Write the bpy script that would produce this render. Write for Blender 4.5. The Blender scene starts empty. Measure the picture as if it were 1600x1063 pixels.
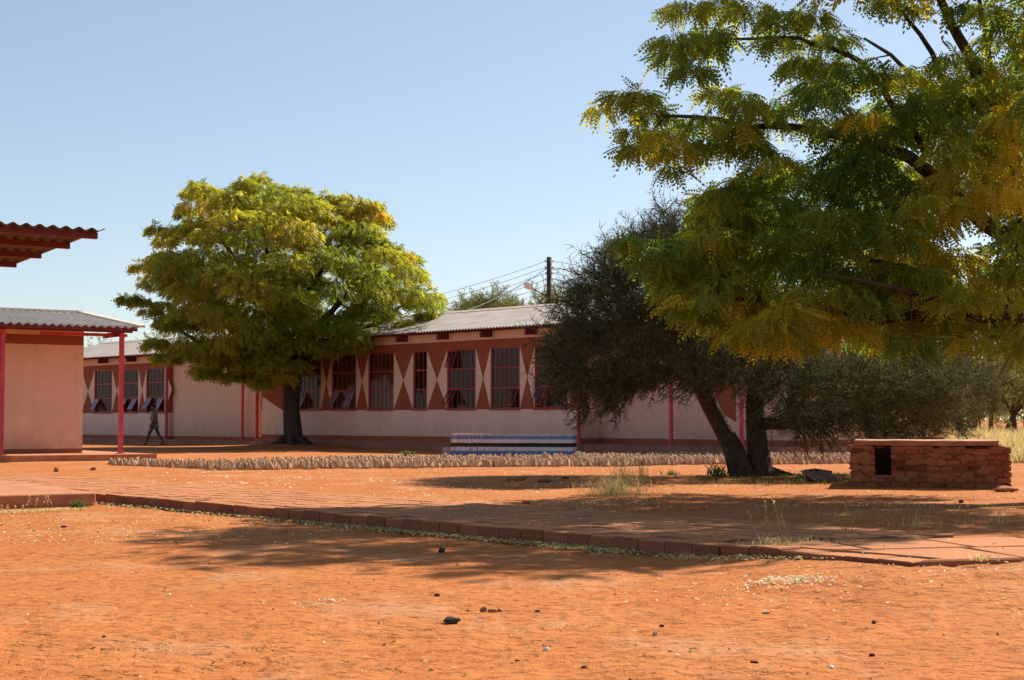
import bpy, math, random
import numpy as np
from mathutils import Vector, Matrix
random.seed(7); RS = np.random.RandomState(11)
sc = bpy.context.scene; COL = sc.collection
R = math.radians
# ------------------------------------------------------------------ camera
CAM_H = 1.05; F = 2373.0; PW, PH = 1600.0, 1063.0; HOR = 655.0
PITCH = math.atan((HOR - PH / 2) / F)
cam = bpy.data.objects.new('camera', bpy.data.cameras.new('camera')); COL.objects.link(cam)
cam.location = (0, 0, CAM_H); cam.rotation_euler = (R(90) + PITCH, 0, 0)
cam.data.sensor_width = 36; cam.data.lens = F / PW * 36; cam.data.clip_end = 6000; cam.data.clip_start = .1
sc.camera = cam
# ------------------------------------------------------------------ sky and sun
SUN_AZ = 44.0; SUN_EL = 43.0                        # azimuth from +Y towards +X
w = bpy.data.worlds.new("World"); sc.world = w; w.use_nodes = True
nt = w.node_tree; bg = nt.nodes['Background']
sky = nt.nodes.new('ShaderNodeTexSky'); sky.sky_type = 'NISHITA'; sky.sun_disc = False
sky.sun_elevation = R(SUN_EL); sky.sun_rotation = R(SUN_AZ); sky.altitude = 1000
sky.air_density = 1.0; sky.dust_density = 1.2; sky.ozone_density = 1.3
hs = nt.nodes.new('ShaderNodeHueSaturation'); hs.inputs['Saturation'].default_value = 1.0; gm = nt.nodes.new('ShaderNodeGamma'); gm.inputs[1].default_value = .78
nt.links.new(sky.outputs[0], gm.inputs[0]); nt.links.new(gm.outputs[0], hs.inputs['Color']); nt.links.new(hs.outputs[0], bg.inputs[0]); bg.inputs[1].default_value = 0.113
sun = bpy.data.objects.new('sun', bpy.data.lights.new('sun', 'SUN')); COL.objects.link(sun)
sun.data.energy = 4.8; sun.data.angle = R(.53); sun.data.color = (1, .93, .82)
sd = Vector((math.sin(R(SUN_AZ)) * math.cos(R(SUN_EL)), math.cos(R(SUN_AZ)) * math.cos(R(SUN_EL)), math.sin(R(SUN_EL))))
sun.rotation_euler = sd.to_track_quat('Z', 'Y').to_euler()
sc.view_settings.view_transform = 'Standard'; sc.view_settings.look = 'None'
sc.view_settings.exposure = 0.83; sc.view_settings.gamma = 1; sc.view_settings.use_curve_mapping = False
sc.render.engine = 'CYCLES'
sc.cycles.max_bounces = 8; sc.cycles.transparent_max_bounces = 12
# ------------------------------------------------------------------ surveying helpers: picture coordinates to places
def ray(px, py):
    x = (px - PW / 2) / F; y = (PH / 2 - py) / F
    c, s = math.cos(PITCH), math.sin(PITCH)
    return Vector((x, c - y * s, s + y * c))
def G(px, py, z=0.0):
    d = ray(px, py); t = (z - CAM_H) / d.z
    return Vector((d.x * t, d.y * t, z))
def D(px, py, Y):
    d = ray(px, py); t = Y / d.y
    return Vector((d.x * t, Y, CAM_H + d.z * t))
# ------------------------------------------------------------------ object helpers
def obj(name, me, mat=None, parent=None, loc=None, rot=None, kind=None):
    o = bpy.data.objects.new(name, me); COL.objects.link(o)
    if mat is not None and me is not None:
        for m in (mat if isinstance(mat, (list, tuple)) else [mat]):
            me.materials.append(m)
    if parent is not None: o.parent = parent
    if loc is not None: o.location = loc
    if rot is not None: o.rotation_euler = rot
    if kind: o['kind'] = kind
    return o
def tag(o, label=None, cat=None, group=None, kind=None):
    if label: o['label'] = label
    if cat: o['category'] = cat
    if group: o['group'] = group
    if kind: o['kind'] = kind
    return o
def thing(name, label, cat, loc=(0, 0, 0), rz=0, group=None):
    o = obj(name, None, loc=loc, rot=(0, 0, rz)); return tag(o, label, cat, group)
def link(name, me, parent=None, loc=(0, 0, 0), rot=(0, 0, 0), scale=(1, 1, 1)):
    o = bpy.data.objects.new(name, me); COL.objects.link(o); o.parent = parent
    o.location = loc; o.rotation_euler = rot; o.scale = scale; return o
class MB:
    def __init__(s): s.v = []; s.f = []; s.m = []
    def add(s, vs, fs, mi=0):
        n = len(s.v); s.v += [tuple(v) for v in vs]; s.f += [tuple(i + n for i in f) for f in fs]; s.m += [mi] * len(fs)
    def box(s, x0, x1, y0, y1, z0, z1, mi=0, M=None):
        vs = [(x0, y0, z0), (x1, y0, z0), (x1, y1, z0), (x0, y1, z0), (x0, y0, z1), (x1, y0, z1), (x1, y1, z1), (x0, y1, z1)]
        if M is not None: vs = [M @ Vector(v) for v in vs]
        s.add(vs, [(0, 3, 2, 1), (4, 5, 6, 7), (0, 1, 5, 4), (1, 2, 6, 5), (2, 3, 7, 6), (3, 0, 4, 7)], mi)
    def tube(s, pts, rs, n=6, mi=0, cap=True):
        pts = [Vector(p) for p in pts]; base = len(s.v); prev = None
        for i, p in enumerate(pts):
            d = (pts[min(i + 1, len(pts) - 1)] - pts[max(i - 1, 0)])
            d = d.normalized() if d.length > 1e-9 else Vector((0, 0, 1))
            a = prev if prev is not None else (Vector((1, 0, 0)) if abs(d.x) < .8 else Vector((0, 1, 0)))
            a = (a - d * a.dot(d)).normalized(); b = d.cross(a); prev = a
            r = rs[i] if isinstance(rs, (list, tuple)) else rs
            for k in range(n):
                t = 2 * math.pi * k / n
                s.v.append(tuple(p + a * (math.cos(t) * r) + b * (math.sin(t) * r)))
        for i in range(len(pts) - 1):
            for k in range(n):
                k2 = (k + 1) % n
                s.f.append((base + i * n + k, base + i * n + k2, base + (i + 1) * n + k2, base + (i + 1) * n + k)); s.m.append(mi)
        if cap:
            s.f.append(tuple(base + k for k in reversed(range(n)))); s.m.append(mi)
            s.f.append(tuple(base + (len(pts) - 1) * n + k for k in range(n))); s.m.append(mi)
    def mesh(s, name, smooth=False):
        me = bpy.data.meshes.new(name); me.from_pydata(s.v, [], s.f)
        if any(s.m): me.polygons.foreach_set('material_index', s.m)
        if smooth: me.polygons.foreach_set('use_smooth', [True] * len(s.f))
        me.update(); return me
    def build(s, name, mat, parent=None, loc=None, rot=None, smooth=False, kind=None):
        return obj(name, s.mesh(name, smooth), mat, parent, loc, rot, kind)
def np_mesh(name, V, Q, attr=None, smooth=False):
    """V (n,3) points, Q (m,4) or (m,3) faces, attr: per-point floats stored as 'tone'."""
    me = bpy.data.meshes.new(name); V = np.asarray(V, np.float32); Q = np.asarray(Q, np.int32); k = Q.shape[1]
    me.vertices.add(len(V)); me.vertices.foreach_set('co', V.ravel())
    me.loops.add(Q.size); me.loops.foreach_set('vertex_index', Q.ravel())
    me.polygons.add(len(Q)); me.polygons.foreach_set('loop_start', np.arange(0, Q.size, k, dtype=np.int32))
    try: me.polygons.foreach_set('loop_total', np.full(len(Q), k, np.int32))
    except Exception: pass
    if smooth: me.polygons.foreach_set('use_smooth', np.ones(len(Q), bool))
    if attr is not None:
        a = me.attributes.new('tone', 'FLOAT', 'POINT'); a.data.foreach_set('value', np.asarray(attr, np.float32))
    me.update(calc_edges=True); return me
def bevel_mesh(me, w, seg=1):
    import bmesh
    bm = bmesh.new(); bm.from_mesh(me); bmesh.ops.bevel(bm, geom=bm.edges[:], offset=w, segments=seg, affect='EDGES'); bm.to_mesh(me); bm.free(); me.update(); return me
# value noise for terrain
_P = RS.rand(256, 256)
def vnoise(x, y):
    xi = np.floor(x).astype(int); yi = np.floor(y).astype(int); fx = x - xi; fy = y - yi
    fx = fx * fx * (3 - 2 * fx); fy = fy * fy * (3 - 2 * fy)
    a = _P[xi % 256, yi % 256]; b = _P[(xi + 1) % 256, yi % 256]; c = _P[xi % 256, (yi + 1) % 256]; d = _P[(xi + 1) % 256, (yi + 1) % 256]
    return (a * (1 - fx) + b * fx) * (1 - fy) + (c * (1 - fx) + d * fx) * fy
# ------------------------------------------------------------------ materials
class NT:
    def __init__(s, name):
        s.m = bpy.data.materials.new(name); s.m.use_nodes = True; s.t = s.m.node_tree; s.n = s.t.nodes; s.b = s.n['Principled BSDF']; s.out = s.n['Material Output']
        s.b.inputs['Specular IOR Level'].default_value = .3
    def node(s, t, **k):
        n = s.n.new(t)
        for a, v in k.items(): setattr(n, a, v)
        return n
    def L(s, a, b): s.t.links.new(a, b)
    def coord(s, scale=(1, 1, 1), geo=False):
        tc = s.node('ShaderNodeNewGeometry').outputs['Position'] if geo else s.node('ShaderNodeTexCoord').outputs['Object']
        mp = s.node('ShaderNodeMapping'); mp.inputs['Scale'].default_value = scale; s.L(tc, mp.inputs[0]); return mp.outputs[0]
    def noise(s, vec, scale, detail=4, rough=.55):
        n = s.node('ShaderNodeTexNoise'); n.inputs['Scale'].default_value = scale; n.inputs['Detail'].default_value = detail; n.inputs['Roughness'].default_value = rough
        s.L(vec, n.inputs['Vector']); return n.outputs['Fac']
    def ramp(s, fac, stops, const=False):
        r = s.node('ShaderNodeValToRGB'); e = r.color_ramp.elements
        if const: r.color_ramp.interpolation = 'CONSTANT'
        while len(e) > 1: e.remove(e[-1])
        for i, (p, c) in enumerate(stops):
            c = c if isinstance(c, (tuple, list)) else (c, c, c)
            el = e[0] if i == 0 else e.new(p)
            el.position = p; el.color = (*c[:3], 1)
        s.L(fac, r.inputs[0]); return r.outputs[0]
    def mix(s, a, b, fac, mode='MIX'):
        m = s.node('ShaderNodeMix', data_type='RGBA', blend_type=mode)
        for v, i in ((fac, 0), (a, 6), (b, 7)):
            if isinstance(v, (int, float)): m.inputs[i].default_value = v
            elif isinstance(v, tuple): m.inputs[i].default_value = (*v[:3], 1)
            else: s.L(v, m.inputs[i])
        return m.outputs[2]
    def math(s, op, a, b=0.0, clamp=False):
        m = s.node('ShaderNodeMath', operation=op, use_clamp=clamp)
        for v, i in ((a, 0), (b, 1)):
            if isinstance(v, (int, float)): m.inputs[i].default_value = v
            else: s.L(v, m.inputs[i])
        return m.outputs[0]
    def bump(s, h, strength, dist=.01, prev=None):
        b = s.node('ShaderNodeBump'); b.inputs['Strength'].default_value = strength; b.inputs['Distance'].default_value = dist
        s.L(h, b.inputs['Height'])
        if prev is not None: s.L(prev, b.inputs['Normal'])
        return b.outputs[0]
    def done(s, color=None, rough=.85, normal=None, spec=None, metal=0):
        if color is not None:
            if isinstance(color, tuple): s.b.inputs['Base Color'].default_value = (*color[:3], 1)
            else: s.L(color, s.b.inputs['Base Color'])
        if isinstance(rough, (int, float)): s.b.inputs['Roughness'].default_value = rough
        else: s.L(rough, s.b.inputs['Roughness'])
        if normal is not None: s.L(normal, s.b.inputs['Normal'])
        if spec is not None: s.b.inputs['Specular IOR Level'].default_value = spec
        s.b.inputs['Metallic'].default_value = metal
        return s.m
def simple(name, col, var=.2, scale=6, rough=.8, bump=.3, bscale=30, geo=True, dist=.01, spec=.3, metal=0):
    n = NT(name); v = n.coord(geo=geo); f = n.noise(v, scale)
    c = n.ramp(f, [(.25, tuple(x * (1 - var) for x in col)), (.75, tuple(min(1, x * (1 + var)) for x in col))])
    return n.done(c, rough, n.bump(n.noise(v, bscale, 5), bump, dist), spec, metal)
def leaf_material(name, stops, trans=.45, rough=.5, spec=.35):
    n = NT(name); a = n.node('ShaderNodeAttribute', attribute_name='tone')
    c = n.ramp(a.outputs['Fac'], stops)
    n.done(c, rough, spec=spec)
    tr = n.node('ShaderNodeBsdfTranslucent'); tc = n.mix(c, (1.0, .9, .25), .45, 'MULTIPLY'); tc2 = n.mix(tc, (1.9, 1.9, 1.9), 1.0, 'MULTIPLY'); n.L(tc2, tr.inputs[0])
    ms = n.node('ShaderNodeMixShader'); ms.inputs[0].default_value = trans
    n.L(n.b.outputs[0], ms.inputs[1]); n.L(tr.outputs[0], ms.inputs[2]); n.L(ms.outputs[0], n.out.inputs[0]); return n.m

PINK = (.73, .49, .36); RED = (.30, .085, .048); PALE = (.74, .53, .42); LOWER = (.76, .58, .48)
def wall_mat(name, bands):
    """bands: [(z_from, colour)...] painted zones by height in the building's own frame, with dust, stains and brush unevenness."""
    n = NT(name); v = n.coord()
    sep = n.node('ShaderNodeSeparateXYZ'); n.L(v, sep.inputs[0])
    wob = n.math('MULTIPLY', n.math('SUBTRACT', n.noise(v, 1.6, 2), .5), .02)
    z = n.math('DIVIDE', n.math('ADD', sep.outputs[2], wob), 5.0)
    base = n.ramp(z, [(max(0, b / 5.0), c) for b, c in bands], True)
    f = n.noise(v, .9, 6, .65); base = n.mix(base, (.80, .74, .70), n.ramp(f, [(.35, 0), (.75, .55)]), 'MULTIPLY')
    sv = n.coord((3.0, 3.0, .35)); st = n.ramp(n.noise(sv, 1.2, 5, .6), [(.48, 0), (.75, .6)])
    base = n.mix(base, (.32, .13, .07), n.math('MULTIPLY', st, .24))
    low = n.ramp(z, [(.0, .95), (.13, .45), (.2, .15), (.33, 0)])
    base = n.mix(base, (.33, .12, .05), n.math('MULTIPLY', low, n.noise(v, 3.5, 5)))
    return n.done(base, .88, n.bump(n.noise(v, 45, 4), .25, .006), .2)
M = {}
def ground_mat():
    n = NT('red_sand'); v = n.coord(geo=True)
    big = n.noise(v, .35, 5, .6); mid = n.noise(v, 1.7, 6, .65); fine = n.noise(v, 14, 6, .7); grain = n.noise(v, 90, 3, .7)
    c = n.ramp(big, [(.3, (.42, .131, .032)), (.55, (.50, .168, .045)), (.75, (.56, .218, .074))])
    c = n.mix(c, (.50, .138, .030), n.ramp(n.noise(n.coord((1, 1, 1), geo=True), .16, 3, .5), [(.5, 0), (.62, .6)]))
    c = n.mix(c, n.ramp(mid, [(.3, (.35, .108, .028)), (.62, (.54, .20, .060))]), .45)
    c = n.mix(c, n.ramp(fine, [(.35, (.52, .45, .40)), (.5, (1.0, 1.0, 1.0)), (.7, (1.12, 1.1, 1.08))]), .75, 'MULTIPLY')
    c = n.mix(c, n.ramp(grain, [(.3, (.55, .5, .48)), (.55, (1, 1, 1)), (.75, (1.2, 1.2, 1.2))]), .55, 'MULTIPLY')
    sx = n.noise(n.coord((1.0, 1.5, 1), geo=True), 9.0, 4, .65)
    c = n.mix(c, (.62, .55, .50), n.ramp(sx, [(.30, .55), (.42, 0)]), 'MULTIPLY')
    c = n.mix(c, (.56, .37, .22), n.ramp(n.noise(v, .8, 6, .7), [(.52, 0), (.7, .36)]))
    h = n.math('ADD', n.math('MULTIPLY', fine, 1.0), n.math('MULTIPLY', n.ramp(sx, [(.34, 0), (.47, 1)]), 1.0))
    nb = n.bump(h, .75, .022); nb = n.bump(grain, .5, .006, nb)
    return n.done(c, .95, nb, .12)
M['ground'] = ground_mat()
def paver_mat():
    n = NT('dusty_paver_shaded_sides'); v = n.coord(geo=True); oi = n.node('ShaderNodeObjectInfo')
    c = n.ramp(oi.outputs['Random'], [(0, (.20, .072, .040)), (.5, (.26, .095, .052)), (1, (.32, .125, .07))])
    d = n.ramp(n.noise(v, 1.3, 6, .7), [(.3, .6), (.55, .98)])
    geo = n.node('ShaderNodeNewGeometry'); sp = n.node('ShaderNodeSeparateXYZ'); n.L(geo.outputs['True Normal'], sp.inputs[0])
    d = n.math('MULTIPLY', d, n.ramp(sp.outputs[2], [(.4, .12), (.9, 1)]))  # side faces stay darker to paint in kerb shade; dust colour on tops
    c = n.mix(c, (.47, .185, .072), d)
    c = n.mix(c, n.ramp(n.noise(v, 30, 5, .7), [(.3, (.6, .57, .55)), (.6, (1.08, 1.08, 1.08))]), .6, 'MULTIPLY')
    return n.done(c, .9, n.bump(n.noise(v, 40, 5), .5, .008), .15)
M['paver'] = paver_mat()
M['concrete'] = simple('dusty_red_concrete', (.42, .17, .078), .25, 3, .9, .5, 25)
M['slab_edge'] = simple('stained_slab_concrete', (.28, .13, .09), .35, 2.5, .9, .5, 20)
M['post'] = simple('pink_red_paint', (.52, .055, .08), .3, 5, .6, .1, 40, spec=.5)
M['redsteel'] = simple('dark_red_paint', (.30, .035, .035), .2, 5, .5, .15, 40, spec=.45)
M['timber'] = simple('red_painted_timber', (.15, .028, .028), .25, 5, .7, .3, 30)
M['roof'] = simple('weathered_fibre_cement', (.36, .31, .275), .22, 1.3, .85, .3, 30)
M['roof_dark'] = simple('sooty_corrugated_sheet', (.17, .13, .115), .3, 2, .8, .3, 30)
M['ridge'] = simple('pale_ridge_capping', (.62, .50, .38), .15, 3, .8, .2, 30)
M['fascia'] = simple('sunlit_fascia_paint', (.62, .46, .33), .15, 3, .8, .2, 30)
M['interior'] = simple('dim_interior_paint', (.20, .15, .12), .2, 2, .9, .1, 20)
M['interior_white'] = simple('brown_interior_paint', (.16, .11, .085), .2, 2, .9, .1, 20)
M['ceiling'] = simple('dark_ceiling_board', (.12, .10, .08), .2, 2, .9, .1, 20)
M['furn'] = simple('desk_wood', (.22, .13, .07), .3, 8, .6, .2, 20)
M['bark'] = simple('dark_ridged_bark', (.060, .042, .032), .5, 8, .95, 1.0, 22, dist=.04)
M['bark2'] = simple('acacia_bark', (.075, .052, .036), .5, 7, .95, 1.0, 18, dist=.05)
M['farbark'] = simple('far_brown_bark', (.10, .06, .04), .4, 6, .95, .8, 16, dist=.03)  # mottled brown shared by all the far trunks
def glass_mat():
    n = NT('dusty_window_glass'); v = n.coord()
    gl = n.node('ShaderNodeBsdfGlossy'); gl.inputs['Roughness'].default_value = .06; gl.inputs['Color'].default_value = (.55, .55, .55, 1)
    tr = n.node('ShaderNodeBsdfTransparent'); tr.inputs[0].default_value = (.72, .74, .74, 1)
    fr = n.node('ShaderNodeFresnel'); fr.inputs[0].default_value = 1.5
    df = n.node('ShaderNodeBsdfDiffuse'); df.inputs[0].default_value = (.35, .25, .18, 1)
    f = n.math('ADD', n.math('MULTIPLY', fr.outputs[0], .9), .0, True)
    m1 = n.node('ShaderNodeMixShader'); n.L(f, m1.inputs[0]); n.L(tr.outputs[0], m1.inputs[1]); n.L(gl.outputs[0], m1.inputs[2])
    m2 = n.node('ShaderNodeMixShader'); n.L(n.ramp(n.noise(v, 2.5, 4), [(.4, .02), (.8, .09)]), m2.inputs[0]); n.L(m1.outputs[0], m2.inputs[1]); n.L(df.outputs[0], m2.inputs[2])
    n.L(m2.outputs[0], n.out.inputs[0]); return n.m
M['glass'] = glass_mat()
def sash_glass():
    n = NT('sky_tinted_sash_glass')
    n.done((.20, .25, .33), .10, spec=.9); return n.m  # blue base colour paints in the sky's reflection
M['sashglass'] = sash_glass()
# leaf tones run from green through yellow-green to autumn orange
M['leaf_near'] = leaf_material('near_tree_leaf', [(0, (.045, .105, .018)), (.4, (.085, .155, .024)), (.66, (.20, .25, .024)), (.86, (.37, .34, .028)), (1, (.48, .33, .03))], .52)
M['leaf_left'] = leaf_material('yard_tree_leaf', [(0, (.085, .145, .016)), (.4, (.18, .215, .020)), (.7, (.32, .31, .028)), (.9, (.44, .35, .035)), (1, (.46, .28, .03))], .48)
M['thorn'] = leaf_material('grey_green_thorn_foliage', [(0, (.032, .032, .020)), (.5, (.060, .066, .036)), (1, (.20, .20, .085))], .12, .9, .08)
M['farleaf'] = leaf_material('far_thorn_foliage', [(0, (.13, .135, .045)), (1, (.28, .28, .10))], .35, .9, .08)
M['straw'] = leaf_material('dry_straw', [(0, (.34, .26, .12)), (1, (.56, .46, .26))], .35)
M['weed'] = leaf_material('green_weed', [(0, (.05, .09, .02)), (1, (.16, .17, .04))], .3)
M['litter'] = leaf_material('fallen_leaf', [(0, (.10, .05, .025)), (.3, (.26, .20, .09)), (.6, (.40, .33, .13)), (.8, (.58, .50, .20)), (1, (.72, .63, .48))], .15, .8)
# ------------------------------------------------------------------ ground sheet
def axis(fine0, fine1, step, lo, hi, grow=1.13):
    a = list(np.arange(fine0, fine1, step)); s = step
    while a[-1] < hi: s *= grow; a.append(a[-1] + s)
    s = step; b = [a[0]]
    while b[-1] > lo: s *= grow; b.append(b[-1] - s)
    return np.array(b[:0:-1] + a)
xs = axis(-4.5, 4.5, .045, -2500, 2500, 1.05); ys = axis(5.4, 13.5, .04, -300, 3500, 1.045)
X, Y = np.meshgrid(xs, ys, indexing='ij')
def ground_z(X, Y):
    X = np.asarray(X, float); Y = np.asarray(Y, float)
    near = np.clip(1 - (np.hypot(X, Y - 9) - 14) / 20, 0, 1)
    z = (vnoise(X * .5 + 40, Y * .5 + 90) - .5) * .035 + (vnoise(X * 1.9, Y * 1.9) - .5) * .016 * near
    tread = np.clip((vnoise(X * .45 + 7, Y * .45 + 3) - .35) * 3, 0, 1) * np.clip((X + 4.5) / 4 + (9.0 - Y) / 3 + .4, .25, 1)
    dim = np.clip(vnoise(X * 6.2 + 13, Y * 5.2 + 5) - .56, 0, 1) * 2.3
    dim2 = (vnoise(X * 11 + 50, Y * 9 + 31) - .5)
    z = z + near * tread * (-.014 * dim + .012 * dim2)
    m = np.clip((X - 1.1) / 1.2, 0, 1) * np.clip((Y - 8.4) / 1.2, 0, 1) * np.clip((19 - Y) / 3, 0, 1) * np.clip((12 - X) / 5, 0, 1)
    return z + m * .085
Zg = ground_z(X, Y)
nx, ny = X.shape
idx = np.arange(nx * ny).reshape(nx, ny)
Q = np.stack([idx[:-1, :-1], idx[1:, :-1], idx[1:, 1:], idx[:-1, 1:]], -1).reshape(-1, 4)
gme = np_mesh('ground', np.stack([X, Y, Zg], -1).reshape(-1, 3), Q, smooth=True)
obj('ground', gme, M['ground'], kind='structure')
def gz(x, y): return float(ground_z(np.array([x]), np.array([y]))[0])
# ------------------------------------------------------------------ paved walkway
U = Vector((-.697, .717, 0)).normalized(); VB = Vector((.717, .697, 0)).normalized()      # along the classroom row / towards its back
W0 = G(1425, 876, .12)                                            # corner of the walkway nearest the camera
W1 = G(150, 771, .12); wd = (W1 - W0).normalized(); wn = Vector((-wd.y, wd.x, 0))
if wn.y < 0: wn = -wn
wang = math.atan2(wd.y, wd.x)
PB = .28; NC = 8
walk = obj('walkway', None, kind='structure', loc=(W0.x, W0.y, 0), rot=(0, 0, wang))
sgn = 1 if (Matrix.Rotation(wang, 4, 'Z') @ Vector((0, 1, 0))).dot(wn) > 0 else -1
paver_me = []
for k in range(5):
    b = MB(); j = .003 + .0015 * k
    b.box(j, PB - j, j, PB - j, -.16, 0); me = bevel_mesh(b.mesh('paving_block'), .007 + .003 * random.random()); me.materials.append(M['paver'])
    for vtx in me.vertices: vtx.co += Vector((random.uniform(-.003, .003), random.uniform(-.003, .003), random.uniform(-.0015, .0015)))
    paver_me.append(me)
NR = int((W1 - W0).length / PB) + 26
core = MB(); core.box(2.1, NR * PB - .02, sgn * .02 if sgn > 0 else -NC * PB + .02, NC * PB - .02 if sgn > 0 else -.02, -.1, .088)
core.build('sand_bed', M['ground'], walk)
cells = []
for i in range(NR):
    for j in range(NC):
        if j >= 1 and .87 * i * .28 + .49 * (j + .5) * .28 < 1.80: continue
        cells.append((i, j))
# front edge row always single, then the nearest of the rest
cells.sort(key=lambda c: (0 if c[1] == 0 and c[0] < 62 else 1, c[0] + c[1] * .5))
rest = MB()
for q, (i, j) in enumerate(cells):
    x0 = i * PB; y0 = j * PB if sgn > 0 else -(j + 1) * PB
    dz = .12 + random.uniform(-.003, .003) + (random.uniform(-.010, .002) if j == 0 else 0)
    ry = random.uniform(-.004, .004) * (4 if j == 0 else 1)
    if q < 300:
        o = link('paving_block', random.choice(paver_me), walk, (x0, y0, dz), (random.uniform(-.01, .01), ry, random.uniform(-.03, .03) if j == 0 else random.uniform(-.01, .01)))
    else:
        e = random.uniform(.002, .005)
        rest.box(x0 + e, x0 + PB - e, y0 + e, y0 + PB - e, 0, dz)
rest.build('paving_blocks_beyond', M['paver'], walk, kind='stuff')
# second path of large slabs running off to the side
S0 = Vector((W0.x, W0.y, 0)); S1 = G(1600, 872, .12); sdv = (S1 - W0); sdv.z = 0; sdv.normalize(); sang = math.atan2(sdv.y, sdv.x)
path = obj('slab_path', None, kind='structure', loc=(W0.x + .03, W0.y, 0), rot=(0, 0, sang))
xl = lambda y: .252 - .563 * (y - .137)
b = MB(); b.add([(xl(.03), .03, .09), (8, .03, .09), (8, 1.72, .09), (xl(1.72), 1.72, .09)], [(0, 1, 2, 3)]); b.build('sand_bed', M['ground'], path)
for r in range(2):
    for c in range(10):
        x0 = c * .82 + (.0 if r == 0 else -.72); x1 = x0 + .80
        y0 = r * .87; y1 = y0 + .85
        b = MB(); e = .006
        e = .014; L0 = x0 + e; L1 = x1 - e; y1 -= .02
        if c == 0 and r == 0: vs = [(.014, .0), (L1, 0), (L1, y1), (xl(y1), y1), (.252, .139)]
        elif c == 0: vs = [(xl(y0), y0), (L1, y0), (L1, y1), (xl(y1), y1)]
        else: vs = [(L0, y0), (L1, y0), (L1, y1), (L0, y1)]
        h = .121 + random.uniform(-.004, .004)
        b.add([(x, y, 0) for x, y in vs] + [(x, y, h + random.uniform(-.004, .004)) for x, y in vs], [tuple(reversed(range(len(vs)))), tuple(range(len(vs), 2 * len(vs)))] + [(i, (i + 1) % len(vs), (i + 1) % len(vs) + len(vs), i + len(vs)) for i in range(len(vs))])
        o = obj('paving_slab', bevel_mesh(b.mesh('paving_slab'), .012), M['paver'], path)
# ------------------------------------------------------------------ classroom blocks
def corrugated(mb, x0, x1, y0, z0, y1, z1, pitch=.13, amp=.022, seg=6, th=.008):
    n = int((x1 - x0) / pitch * seg); base = len(mb.v)
    sl = math.atan2(z1 - z0, y1 - y0); ny_, nz_ = -math.sin(sl), math.cos(sl)
    for i in range(n + 1):
        x = x0 + (x1 - x0) * i / n; h = math.sin(2 * math.pi * (x - x0) / pitch) * amp
        for (yy, zz) in ((y0, z0), (y1, z1)):
            mb.v.append((x, yy + ny_ * h, zz + nz_ * h)); mb.v.append((x, yy + ny_ * (h - th), zz + nz_ * (h - th)))
    for i in range(n):
        a = base + i * 4; c = a + 4
        for f in ((a, c, c + 2, a + 2), (a + 1, a + 3, c + 3, c + 1), (a, a + 1, c + 1, c), (a + 2, c + 2, c + 3, a + 3)):
            mb.f.append(f); mb.m.append(0)
def wall_with_openings(mb, x0, x1, y0, y1, z0, z1, ops):
    """ops: [(xa, xb, za, zb)] sorted along x, same sill and head."""
    if not ops: mb.box(x0, x1, y0, y1, z0, z1); return
    za, zb = ops[0][2], ops[0][3]
    mb.box(x0, x1, y0, y1, z0, za); mb.box(x0, x1, y0, y1, zb, z1)
    x = x0
    for (a, b_, _, _) in ops:
        if a - x > .01: mb.box(x, a, y0, y1, za, zb)
        x = b_
    if x1 - x > .01: mb.box(x, x1, y0, y1, za, zb)
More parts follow.
